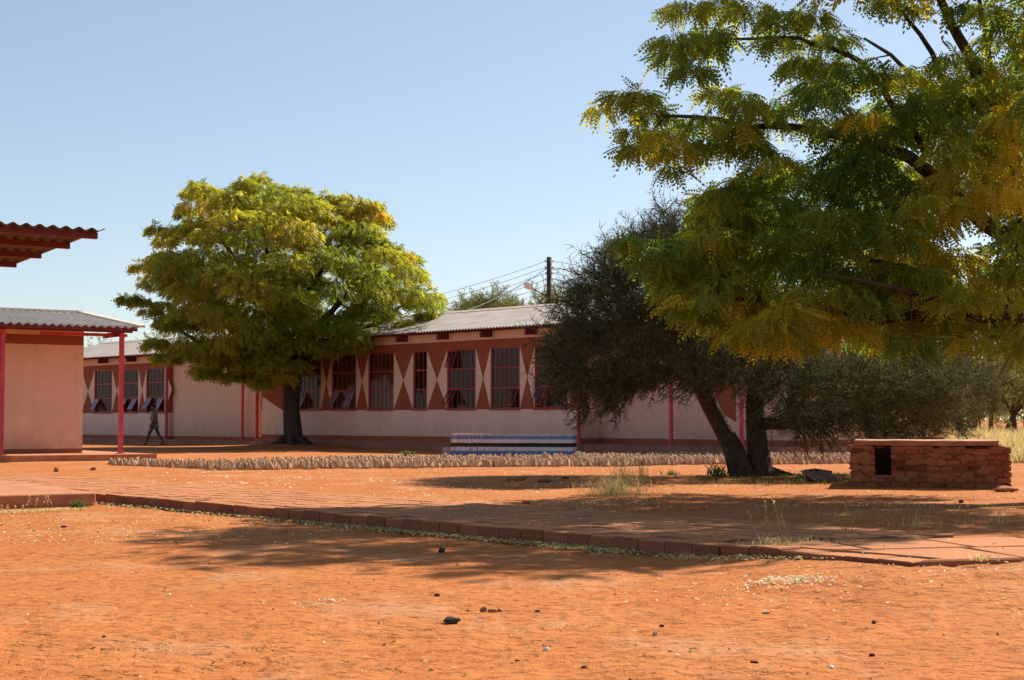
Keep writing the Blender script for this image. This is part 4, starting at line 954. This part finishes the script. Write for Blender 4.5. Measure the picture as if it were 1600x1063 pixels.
# ------------------------------------------------------------------ grass
def blades(spots, rs=RS):
    """spots: (x, y, z, height, lean, tone, width) per blade -> curved two-segment blades"""
    S = np.array(spots); n = len(S); a = rs.uniform(0, 6.283, n); la = rs.uniform(0, 6.283, n); h = S[:, 3]; wd_ = S[:, 6]
    sx, sy = np.cos(a) * wd_, np.sin(a) * wd_; lx, ly = np.cos(la) * S[:, 4] * h, np.sin(la) * S[:, 4] * h
    V = np.zeros((n, 6, 3))
    for k, (t, w_) in enumerate(((0, 1), (.55, .8), (1, .15))):
        cx, cy, cz = S[:, 0] + lx * t * t, S[:, 1] + ly * t * t, S[:, 2] + h * t * (1 - .25 * t * S[:, 4])
        V[:, 2 * k] = np.stack([cx - sx * w_, cy - sy * w_, cz], 1); V[:, 2 * k + 1] = np.stack([cx + sx * w_, cy + sy * w_, cz], 1)
    q = np.array([(0, 1, 3, 2), (2, 3, 5, 4)]); Q = q[None] + (np.arange(n) * 6)[:, None, None]
    return V.reshape(-1, 3), Q.reshape(-1, 4), np.repeat(S[:, 5], 6)
sp = []
for _ in range(26000):
    Yd = 36 + 44 * random.random() ** 1.3; px = random.uniform(1485, 1720); p = D(px, 650, Yd)
    if vnoise(np.array([p.x * .6]), np.array([Yd * .6]))[0] < .33: continue
    sp.append((p.x, Yd, 0, random.uniform(.3, .85) * (.45 + .55 * min(1, (Yd - 34) / 12)), random.uniform(.1, .7), random.random(), .012))
V_, Q_, T_ = blades(sp); o = obj('tall_dry_grass', np_mesh('tall_dry_grass', V_, Q_, T_), M['straw'], kind='stuff'); tag(o, 'pale tall dry grass field beyond the brick tank', 'grass')
def tuft(name, label, cat, px, py, n, h, spread, mat, lean=.5, wdt=.0022, group=None, z=0):
    p = G(px, py, z); sp = []
    for _ in range(n):
        a = random.uniform(0, 6.283); r_ = abs(random.gauss(0, spread)); sp.append((math.cos(a) * r_, math.sin(a) * r_ * .7, 0, h * random.uniform(.4, 1.1), random.uniform(lean * .3, lean * 1.5), random.random(), wdt))
    V, Q, T = blades(sp); o = obj(name, np_mesh(name, V, Q, T), mat, loc=(p.x, p.y, z if z else gz(p.x, p.y))); tag(o, label, cat, group); return o
tg = 'tufts of grass and weeds'
tuft('grass_tuft', 'wide tuft of pale green grass in the sunlit sand before the thorn tree', 'grass tuft', 960, 775, 520, .34, .32, M['straw'], .7, .003, tg)
tuft('grass_tuft', 'upright thin grass tuft in the thorn tree shadow', 'grass tuft', 975, 757, 120, .45, .16, M['straw'], .35, .003, tg)
tuft('grass_tuft', 'tall thin dry stalks at the edge of the thorn tree shadow', 'grass tuft', 1002, 748, 40, .5, .1, M['straw'], .3, .003, tg)
tuft('grass_tuft', 'straw tuft rooted at the walkway edge beside the tiled path', 'grass tuft', 1205, 852, 130, .10, .2, M['straw'], 1.0, .0018, tg, .12)
tuft('grass_tuft', 'matted straw tuft between walkway and tiled path', 'grass tuft', 1260, 846, 110, .06, .2, M['straw'], 1.1, .0018, tg, .12)
tuft('grass_tuft', 'bleached grass clump in the dark shade behind the tiled path', 'grass tuft', 1430, 838, 60, .14, .14, M['straw'], .8, .002, tg)
tuft('grass_tuft', 'dry arching grass in shade near the picture edge behind the tiled path', 'grass tuft', 1560, 832, 26, .26, .16, M['straw'], .8, .0022, tg)
tuft('grass_tuft', 'bleached grass wisps in the walkway joint by the kerb corner', 'grass tuft', 1530, 876, 90, .07, .07, M['straw'], 1.0, .002, tg, .12)
tuft('grass_tuft', 'flattened straw clump against the kerb corner', 'grass tuft', 1430, 893, 160, .06, .08, M['straw'], 1.2, .002, tg)
tuft('grass_tuft', 'sparse straw blades below the kerb where shade ends', 'grass tuft', 1065, 875, 60, .08, .12, M['straw'], 1.0, .002, tg)
tuft('weed', 'small fresh green weed by the concrete slab end', 'weed', 122, 793, 110, .12, .05, M['weed'], .7, .007, tg)
tuft('weed', 'small green weed behind the brick rows', 'weed', 640, 714, 80, .22, .12, M['weed'], .7, .02, tg)
tuft('weed', 'leafy green weed beside the thorn tree trunk', 'weed', 1122, 744, 90, .3, .14, M['weed'], .6, .009, tg)
tuft('weed', 'low green weed left of the thorn tree in sand', 'weed', 1048, 742, 60, .12, .1, M['weed'], .6, .009, tg)
def stalks(label, px, py, z, n, h, mat, leaf, spread=.12):
    p = G(px, py, z); m = MB(); V = []; sp = []
    for k in range(n):
        a = random.uniform(-1, 1) * .45; x0 = random.uniform(-spread, spread); y0 = random.uniform(-spread, spread) * .5; hh = h * random.uniform(.6, 1)
        pts = [Vector((x0, y0, 0)), Vector((x0 + a * hh * .4, y0, hh * .5)), Vector((x0 + a * hh, y0, hh))]; m.tube(pts, [.003, .0025, .0012], 4)
        for q in range(9):
            t = random.uniform(.3, 1.0); c = pts[0].lerp(pts[2], t); sp.append((c.x, c.y, c.z, random.uniform(.015, .04), .8, random.random(), .005))
    o = m.build('weed_stalks', M['straw'], loc=(p.x, p.y, z)); tag(o, label, 'weed', tg)
    V, Q, T = blades(sp); obj('leaves', np_mesh('leaves', V, Q, T), leaf, o, kind='stuff')
stalks('leaning yellow-green weed stalk standing on the walkway beside the tiled path', 1325, 846, .12, 3, .34, M['straw'], M['weed'], .06)
stalks('tall dry seed stalks standing by the walkway straw', 1215, 848, .12, 5, .38, M['straw'], M['straw'], .14)
stalks('grey dry stalks against the concrete slab face', 62, 796, 0, 7, .18, M['straw'], M['straw'], .16)
stalks('short dry stalks at the picture edge below the concrete slab', 18, 800, 0, 5, .09, M['straw'], M['straw'], .12)
# ------------------------------------------------------------------ leaf litter and straw on the sand
def flakes(name, label, pts, mat, size, cat='litter'):
    n = len(pts); P = np.array(pts); tV = np.array([(-1, 0, 0), (0, -.42, .12), (1.1, 0, .0), (0, .42, .16)]); tQ = np.array([(0, 1, 2, 3)])
    d = RS.normal(0, 1, (n, 3)) * np.array([1, 1, .22]); mats = rot_from_dir(d, RS.normal(0, .5, n)); sc3 = size * RS.uniform(.4, 1.3, n) * P[:, 4]
    V, Q = scatter(tV, tQ, P[:, :3], mats, sc3); o = obj(name, np_mesh(name, V, Q, np.repeat(P[:, 3], 4)), mat, kind='stuff'); return tag(o, label, cat)
pl = []
def scatter_line(pxys, n, width, tone, z=.012, s=1.0):
    for _ in range(n):
        k = random.randrange(len(pxys) - 1); (a, b_), (c, d) = pxys[k], pxys[k + 1]; t = random.random(); p = G(a + (c - a) * t, b_ + (d - b_) * t)
        q = Vector((p.x - abs(random.gauss(0, width)) * .7, p.y - abs(random.gauss(0, width)), 0)); pl.append((q.x, q.y, max(gz(q.x, q.y), 0) + z + random.random() * .015, min(1, max(0, random.gauss(*tone))), s))
kerbline = [(150, 779), (265, 791), (500, 812), (694, 831), (869, 848), (1000, 862), (1144, 880), (1300, 888)]
scatter_line(kerbline[:4], 3800, .35, (.72, .12)); scatter_line(kerbline[2:6], 5200, .26, (.58, .16)); scatter_line(kerbline[4:], 900, .14, (.7, .2)); scatter_line([(0, 802), (150, 796)], 900, .25, (.75, .15))
def area(n, x0, x1, y0, y1, tone, s=1.0, thr=0.0):
    for _ in range(n):
        px = random.uniform(x0, x1); py = random.uniform(y0, y1); p = G(px, py)
        if thr and vnoise(np.array([p.x * 1.3 + 5]), np.array([p.y * 1.3]))[0] < thr: continue
        pl.append((p.x, p.y, gz(p.x, p.y) + .008, min(1, max(0, random.gauss(*tone))), s))
area(1100, 0, 520, 795, 850, (.68, .2)); area(900, 300, 1600, 735, 770, (.95, .08), 1.3, .5); area(1600, 560, 1600, 765, 800, (.85, .18), 1.2, .3)
area(380, 0, 1600, 880, 1063, (.7, .32), .75); area(260, 0, 1600, 880, 1063, (.05, .1), .7); area(500, 950, 1600, 900, 960, (.9, .1), .75, .45); area(900, 180, 700, 738, 760, (.95, .06), 1.6, .55); area(500, 640, 1000, 735, 765, (.95, .06), 1.5, .5)
for (cx_, cy_, n_, w_) in ((1235, 919, 420, .13), (485, 948, 30, .06), (515, 940, 30, .05), (1580, 912, 100, .2), (1180, 925, 60, .15), (960, 785, 500, .5), (700, 770, 120, .5)):
    c = G(cx_, cy_)
    for _ in range(n_): x, y = c.x + random.gauss(0, w_), c.y + random.gauss(0, w_ * .8); pl.append((x, y, gz(x, y) + .01, random.uniform(.88, 1), .8))
flakes('leaf_litter', 'fallen yellow leaves and straw along the walkway kerb and over the sand', pl, M['litter'], .017)
# leaves lying on the paving
pl2 = []
for _ in range(700):
    a = random.uniform(0, 16); c = random.uniform(.02, 2.1); q = W0 + wd * a + wn * c; pl2.append((q.x, q.y, .128, min(1, random.gauss(.8, .2)), .8))
flakes('paving_litter', 'scattered dry leaves lying on the paved walkway', pl2, M['litter'], .015)
# ground cover under the thorn tree
sp = []
for _ in range(900):
    px = random.gauss(1250, 60) if random.random() < .7 else random.uniform(960, 1330); p = G(px, random.gauss(750, 5)); sp.append((p.x, p.y, gz(p.x, p.y), random.uniform(.03, .12), random.uniform(.3, 1.2), random.random(), .006))
V_, Q_, T_ = blades(sp); o = obj('ground_cover', np_mesh('ground_cover', V_, Q_, T_), M['weed'], kind='stuff'); tag(o, 'low green weeds spreading in the shade between thorn tree and brick tank', 'weeds')
sp = []
for _ in range(120):
    p = G(random.uniform(1180, 1600), random.uniform(800, 838)); sp.append((p.x, p.y, gz(p.x, p.y), random.uniform(.03, .16), random.uniform(.3, 1.1), random.random(), .002))
V_, Q_, T_ = blades(sp); o = obj('sparse_grass', np_mesh('sparse_grass', V_, Q_, T_), M['straw'], kind='stuff'); tag(o, 'sparse dry grass in the tree shadow behind the tiled path', 'grass')
# ------------------------------------------------------------------ loose stones and rubbish
def stone(label, px, py, wpx, hpx, mat, cat='stone', name='stone', z0=0, flatd=.7):
    p = G(px, py, z0); k = p.y / F; a, h = wpx * k / 2, hpx * k
    bm = bmesh.new(); bmesh.ops.create_icosphere(bm, subdivisions=3, radius=1)
    sd_ = random.random() * 50
    for v in bm.verts:
        q = v.co.copy(); nn_ = float(vnoise(np.array([q.x * 1.6 + sd_]), np.array([q.y * 1.6 + q.z * 1.9 + sd_]))[0]) - .5; n2 = float(vnoise(np.array([q.x * 4 + sd_]), np.array([q.z * 4 - q.y * 4 + sd_]))[0]) - .5
        q *= 1 + nn_ * .55 + n2 * .2; v.co = Vector((q.x * a, q.y * a * flatd, q.z * h * .55 + h * .38))
    me = bpy.data.meshes.new(name); bm.to_mesh(me); bm.free(); o = obj(name, me, mat, loc=(p.x, p.y, z0 if z0 else gz(p.x, p.y))); return tag(o, label, cat, 'loose stones on the sand')
DK = simple('dark_stone', (.055, .04, .035), .3, 20, .9, .6, 60); BR = simple('brown_stone', (.30, .13, .07), .3, 20, .9, .6, 60); RDm = simple('dark_red_stone', (.16, .03, .02), .3, 20, .85, .6, 60)
WHm = simple('white_rubbish', (.75, .73, .70), .1, 20, .5, .3, 60); TN = simple('tan_stone', (.5, .34, .22), .2, 20, .9, .5, 60); OR = simple('orange_clod', (.42, .15, .06), .25, 20, .95, .6, 60)
stone('dark grey stone lying alone in the foreground sand', 705, 972, 25, 11, DK)
stone('rounded brown stone beside two flat clods in the foreground', 756, 953, 11, 8, BR); stone('crumbly flat clod touching the rounded brown stone', 770, 953, 16, 6, OR); stone('thin flat clod last in the line of three', 781, 952, 10, 5, OR)
stone('small dark red stone behind the dark grey stone', 683, 934, 8, 5, RDm); stone('dark stone in the tree shadow near the kerb leaves', 690, 863, 10, 8, DK)
stone('small pebble just before the rounded brown stone', 731, 953, 5, 3, BR); stone('dark thin chip right of the flat clods', 840, 953, 8, 3, DK)
stone('pale tan pebble with a dark red chip beside it', 1024, 990, 8, 6, TN); stone('dark red chip beside the pale tan pebble', 1034, 979, 8, 4, RDm)
stone('dark red stone at the lower edge of the foreground', 1178, 1033, 12, 5, RDm); stone('crumpled scrap of white paper on the sand', 853, 1014, 9, 5, WHm, 'paper scrap', 'paper_scrap')
stone('small blue-white scrap of paper in the lower foreground', 1299, 1040, 8, 5, WHm, 'paper scrap', 'paper_scrap'); stone('flat pale chip right of centre in the foreground', 1197, 961, 14, 4, TN)
stone('tiny dark stone left in the foreground', 162, 1001, 7, 3, DK); stone('small dark clod at the lower centre', 912, 1038, 8, 4, DK); stone('little dark red chip near the lower centre', 808, 1031, 8, 3, RDm)
stone('small red clod on the far right foreground sand', 1366, 978, 8, 5, RDm); stone('tiny dark red chip below the pale straw patch', 1362, 1022, 9, 5, RDm); stone('dark chip in front of the concrete slab', 101, 826, 11, 3, DK)
stone('round white ball of crumpled plastic in the kerb leaves', 513, 811, 10, 8, WHm, 'plastic ball', 'plastic_ball')
stone('small brown clod before the mid-distance verandah slab', 88, 738, 8, 6, BR); stone('low brown clod beside another before the verandah slab', 145, 736, 9, 5, BR); stone('flat clod just behind the small brown clod', 88, 733, 6, 3, BR)
stone('broken brick lying beyond the walkway edge', 822, 787, 12, 6, simple('broken_brick_red', (.36, .10, .05), .2, 20), 'brick', 'broken_brick', 0, .8)
stone('small red stone before the brick tank', 1502, 786, 7, 6, RDm); stone('dark flat lump of rubble in the sand before the thorn tree', 806, 751, 30, 7, BR, 'rubble', 'rubble_lump'); stone('dark crumbled lump at the tip of the thorn tree shadow', 853, 754, 26, 7, BR, 'rubble', 'rubble_lump'); stone('short dark lump beside the crumbled lump', 884, 748, 12, 3, DK, 'rubble', 'rubble_lump')
stone('pale round stone set on the brick row before the striped wall', 850, 716, 9, 10, TN, z0=.12); stone('white stone on the brick rows beside the striped wall end', 903, 713, 11, 8, simple('pale_quartz_stone', (.55, .47, .38), .2, 20), z0=.12); stone('pale grey stone in the rows at the start of the striped wall', 695, 716, 7, 9, TN, z0=.1); stone('white stone on the first brick row near the verandah slab', 211, 726, 6, 6, WHm, z0=.1)
stone('rounded lump of earth at the foot of the brick tank corner', 1570, 768, 34, 9, OR, 'earth lump', 'earth_lump')
# flat debris leaning by the tank
p = G(1313, 757); dbr = thing('broken_slab', 'broken ribbed sheet leaning beside the brick tank', 'debris', (p.x, p.y + .9, 0), .3)
b = MB(); corrugated(b, -.26, .26, 0, .02, .5, .17, .11, .018); b.build('ribbed_sheet', simple('brown_ribbed_sheet', (.20, .12, .08), .3, 8), dbr)
b = MB(); b.box(-.2, .2, .35, .43, 0, .115); b.build('support_block', M['brick'], dbr)
p = G(1255, 741); b = MB(); b.tube([(0, 0, .03), (.25, .05, .05), (.55, 0, .03)], [.05, .06, .03], 8); o = b.build('fallen_log', M['bark2'], loc=(p.x, p.y, 0), smooth=True); tag(o, 'short dark fallen log right of the thorn tree trunks', 'log')
# ------------------------------------------------------------------ utility pole, wires and lamp
M['poleW'] = simple('dark_creosoted_pole', (.060, .042, .032), .3, 5, .85, .4, 20); M['wire'] = simple('weathered_wire', (.22, .23, .25), .1, 5, .5, .1, 20); M['cable'] = simple('black_cable', (.03, .03, .03), .1, 5, .6, .1, 20); M['porc'] = simple('white_porcelain', (.6, .57, .52), .1, 8, .35, .1, 30, spec=.6)
PY = 71.0
def pole(px, Yd, top, label):
    t0 = D(px, top, Yd); t = thing('utility_pole', label, 'utility pole', (t0.x, t0.y, 0), 0, 'wooden utility poles'); m = MB(); m.tube([(0, 0, -.2), (0, 0, t0.z * .5), (0, 0, t0.z)], [.15, .13, .115], 12); m.build('shaft', M['poleW'], t, smooth=True)
    zz = [t0.z - .2 - .285 * k for k in range(6)]
    for k, z in enumerate(zz):
        for sx in (-1, 1):
            m = MB(); x = .17 * sx if k != 2 else .15 * sx; m.tube([(x, -.05, z - .05), (x, -.05, z - .02), (x, -.05, z), (x, -.05, z + .03), (x, -.05, z + .05)], [.028, .045, .025, .045, .03], 8); m.box(min(0, x), max(0, x), -.06, -.04, z - .012, z + .012); m.build('insulator', M['porc'], t, smooth=False)
    return Vector((t0.x, t0.y, 0)), zz, t
P0, zz, pt = pole(858, PY, 402, 'dark wooden utility pole with a street lamp rising behind the classroom roof')
P1, z1_, _ = pole(545, 99, 485, 'farther utility pole hidden in the yard tree crown where the wires run')
P2, z2_, _ = pole(1140, 76, 425, 'utility pole behind the thorn tree crown where the wires run on')
def wire(a, b, sag, r, mat, label):
    m = MB(); pts = []
    for i in range(25):
        t = i / 24; p = a.lerp(b, t); p.z -= 4 * sag * t * (1 - t); pts.append(p)
    m.tube(pts, r, 5); o = m.build('wire', mat, smooth=True); return tag(o, label, 'wire', 'wires strung between the utility poles')
ordn = ['topmost', 'second highest', 'third highest', 'fourth highest', 'fifth highest', 'lowest']
for k in range(6):
    a = P0 + Vector((-.17, -.05, zz[k])); b_ = P1 + Vector((.17, -.05, z1_[k] + .1)); wire(a, b_, .32 + .05 * k, .011, M['wire'], ordn[k] + ' thin wire from the pole towards the yard tree crown')
    if k < 5: a = P0 + Vector((.17, -.05, zz[k])); b_ = P2 + Vector((-.17, -.05, z2_[k])); wire(a, b_, .18, .011, M['wire'], ordn[k] + ' thin wire from the pole towards the thorn tree')
a = D(852, 421, PY - .3); b_ = D(722, 489, 60.5); wire(a, b_, .15, .022, M['cable'], 'thick dark cable slanting from the pole down to the classroom roof')
a = D(851, 421, PY - .3); m = MB(); m.tube([D(856, 419, PY - .15), a], .02, 6); m.build('cable_bracket', M['poleW'], pt, loc=-Vector((P0.x, P0.y, 0)))
m = MB(); m.tube([D(846, 428, PY - .2), D(848, 432, PY - .2), D(850, 445, PY - .2), D(851, 458, PY - .15)], .014, 5); m.build('lamp_lead', M['cable'], pt, loc=-Vector((P0.x, P0.y, 0)))
lp = thing('street_lamp', 'pale street lamp head on a short arm bracketed to the utility pole', 'street lamp', (P0.x, P0.y, 0)); off = -Vector((P0.x, P0.y, 0))
m = MB(); m.tube([D(856, 464, PY - .15), D(850, 461, PY - .3), D(842, 457, PY - .5), D(834, 452, PY - .7)], .028, 7); m.build('arm', M['poleW'], lp, loc=off)
m = MB(); m.tube([D(852, 465, PY - .1), D(856, 459, PY - .1)], .09, 6); m.build('bracket', M['poleW'], lp, loc=off)
m = MB(); m.tube([D(834, 452, PY - .7), D(831, 450.5, PY - .75), D(829, 449.5, PY - .8)], [.05, .07, .085], 10); m.build('lamp_neck', M['porc'], lp, loc=off, smooth=True)
m = MB(); m.tube([D(829.5, 450, PY - .8), D(827, 448.5, PY - .86), D(824, 446.5, PY - .94), D(821, 445, PY - 1), D(819.3, 444.5, PY - 1.03)], [.075, .13, .16, .13, .05], 12); m.build('lamp_shade', simple('lamp_glass_white', (.72, .66, .60), .08, 5, .35, .1, 20, spec=.6), lp, loc=off, smooth=True)
# ------------------------------------------------------------------ person walking past the far classrooms
PP = G(241, 695.0); pr = thing('person', 'person in a dark grey suit and pale collar walking past the farther classroom block', 'person', (PP.x, PP.y, gz(PP.x, PP.y)))
def skinned(name, verts, edges, radii, mat, parent, rootv=0, lv=1):
    me = bpy.data.meshes.new(name); me.from_pydata([Vector(v) for v in verts], edges, []); o = obj(name, me, mat, parent)
    o.modifiers.new('skin', 'SKIN'); sk = me.skin_vertices[0].data if me.skin_vertices else None
    if sk is None:
        bpy.context.view_layer.objects.active = o; sk = me.skin_vertices[0].data
    for i, r_ in enumerate(radii): sk[i].radius = (r_, r_) if not isinstance(r_, tuple) else r_; sk[i].use_root = (i == rootv)
    s = o.modifiers.new('sub', 'SUBSURF'); s.levels = lv; s.render_levels = lv
    for md in o.modifiers:
        if md.type == 'SKIN': md.use_smooth_shade = True
    return o
skin = simple('brown_skin', (.13, .065, .04), .1, 10, .6, .1, 40); suit = simple('dark_grey_suit', (.17, .165, .145), .15, 10, .9, .3, 60); trou = simple('charcoal_trousers', (.085, .083, .075), .15, 10, .9, .3, 60); shoe = simple('black_shoe', (.012, .012, .012), .1, 10, .4, .1, 40, spec=.5); collar = simple('pale_shirt_cloth', (.62, .50, .46), .08, 10, .8, .1, 40); hairm = simple('black_hair', (.012, .011, .010), .2, 10, .9, .6, 90)
# faces -x (walking towards the left); x forward is -x
B_ = [(0, 0, .86), (-.01, 0, 1.02), (-.015, 0, 1.18), (-.02, 0, 1.32), (-.03, 0, 1.39), (-.045, 0, 1.46), (-.055, 0, 1.53), (-.055, 0, 1.585),
      (0, -.08, .84), (-.19, -.09, .47), (-.30, -.09, .09), (-.40, -.09, .05),       # leading leg
      (0, .08, .84), (.13, .09, .46), (.34, .09, .14), (.30, .09, .04),            # trailing leg
      (-.02, -.17, 1.30), (-.02, -.21, 1.04), (-.10, -.21, .83), (-.02, .17, 1.30), (.02, .21, 1.04), (-.06, .21, .83)]
E_ = [(0, 1), (1, 2), (2, 3), (3, 4), (4, 5), (5, 6), (6, 7), (0, 8), (8, 9), (9, 10), (10, 11), (0, 12), (12, 13), (13, 14), (14, 15), (3, 16), (16, 17), (17, 18), (3, 19), (19, 20), (20, 21)]
RD_ = [.10, .09, .10, .09, .05, .062, .082, .055, .075, .052, .034, .028, .075, .052, .034, .028, .05, .038, .027, .05, .038, .027]
fing = []
V2 = list(B_); E2 = list(E_); R2 = list(RD_)
for hv, yy in ((18, -.21), (21, .21)):
    hx, _, hz = B_[hv]; pi_ = len(V2); V2.append((hx - .03, yy, hz - .06)); E2.append((hv, pi_)); R2.append(.024)
    for q, (dy, L) in enumerate(((-.022, .055), (-.008, .066), (.008, .062), (.022, .05))):
        a = len(V2); V2.append((hx - .04, yy + dy, hz - .10)); V2.append((hx - .03, yy + dy, hz - .10 - L * .7)); E2 += [(pi_, a), (a, a + 1)]; R2 += [.009, .007]
    a = len(V2); V2.append((hx - .065, yy, hz - .08)); V2.append((hx - .075, yy, hz - .115)); E2 += [(pi_, a), (a, a + 1)]; R2 += [.010, .008]
skinned('body', V2, E2, R2, skin, pr)
skinned('jacket', [B_[0], B_[1], B_[2], B_[3], (-.03, 0, 1.37), B_[16], B_[17], (-.085, -.21, .87), B_[19], B_[20], (-.05, .21, .87), (.01, 0, .76)], [(0, 1), (1, 2), (2, 3), (3, 4), (3, 5), (5, 6), (6, 7), (3, 8), (8, 9), (9, 10), (0, 11)], [(.14, .17), (.125, .15), (.13, .17), (.10, .15), .07, .072, .056, .046, .072, .056, .046, (.13, .17)], suit, pr)
skinned('trousers', [B_[0], B_[8], B_[9], (-.285, -.09, .13), B_[12], B_[13], (.315, .09, .18)], [(0, 1), (1, 2), (2, 3), (0, 4), (4, 5), (5, 6)], [.10, .095, .075, .062, .095, .075, .062], trou, pr)
skinned('shoe', [(-.27, -.09, .06), (-.33, -.09, .045), (-.43, -.09, .05)], [(0, 1), (1, 2)], [.045, .042, .03], shoe, pr); skinned('shoe', [(.35, .09, .13), (.33, .09, .07), (.25, .09, .03)], [(0, 1), (1, 2)], [.045, .042, .03], shoe, pr)
skinned('shirt_collar', [(-.035, 0, 1.385), (-.035, 0, 1.41)], [(0, 1)], [.078, .066], collar, pr)
m = MB(); m.box(-.015, .0, -.012, .012, 0, .3); m.box(-.04, -.022, -.2485, -.10, .0, .01) if False else None
b = MB(); b.tube([(-.15, -.12, 1.02), (-.145, -.10, 1.2), (-.10, -.07, 1.37)], [.018, .032, .024], 6); b.build('shirt_front', collar, pr, smooth=True)
bm = bmesh.new(); bmesh.ops.create_icosphere(bm, subdivisions=3, radius=1)
for v in bm.verts: v.co = Vector((v.co.x * .102 - .035, v.co.y * .086, max(v.co.z, -.35 if v.co.x > 0 else .1) * .105 + 1.56))
me = bpy.data.meshes.new('hair'); bm.to_mesh(me); bm.free(); obj('hair', me, hairm, pr)
b = MB(); b.add([(-.135, 0, 1.545), (-.165, 0, 1.505), (-.13, .018, 1.505), (-.13, -.018, 1.505), (-.13, 0, 1.495)], [(0, 2, 1), (0, 1, 3), (1, 2, 4), (1, 4, 3)]); b.build('nose', skin, pr)
for sy in (-1, 1):
    b = MB(); b.tube([(-.045, sy * .078, 1.50), (-.04, sy * .09, 1.525), (-.045, sy * .078, 1.55)], [.012, .016, .012], 6); b.build('ear', skin, pr, smooth=True)
    b = MB(); b.tube([(-.131, sy * .028, 1.536), (-.137, sy * .028, 1.536)], [.010, .008], 6); b.build('eye', simple('eye_white', (.5, .48, .45), .1), pr)
b = MB(); b.tube([(-.13, -.022, 1.475), (-.139, 0, 1.474), (-.13, .022, 1.475)], [.006, .009, .006], 6); b.build('mouth', simple('lip_brown', (.10, .035, .03), .1), pr, smooth=True)
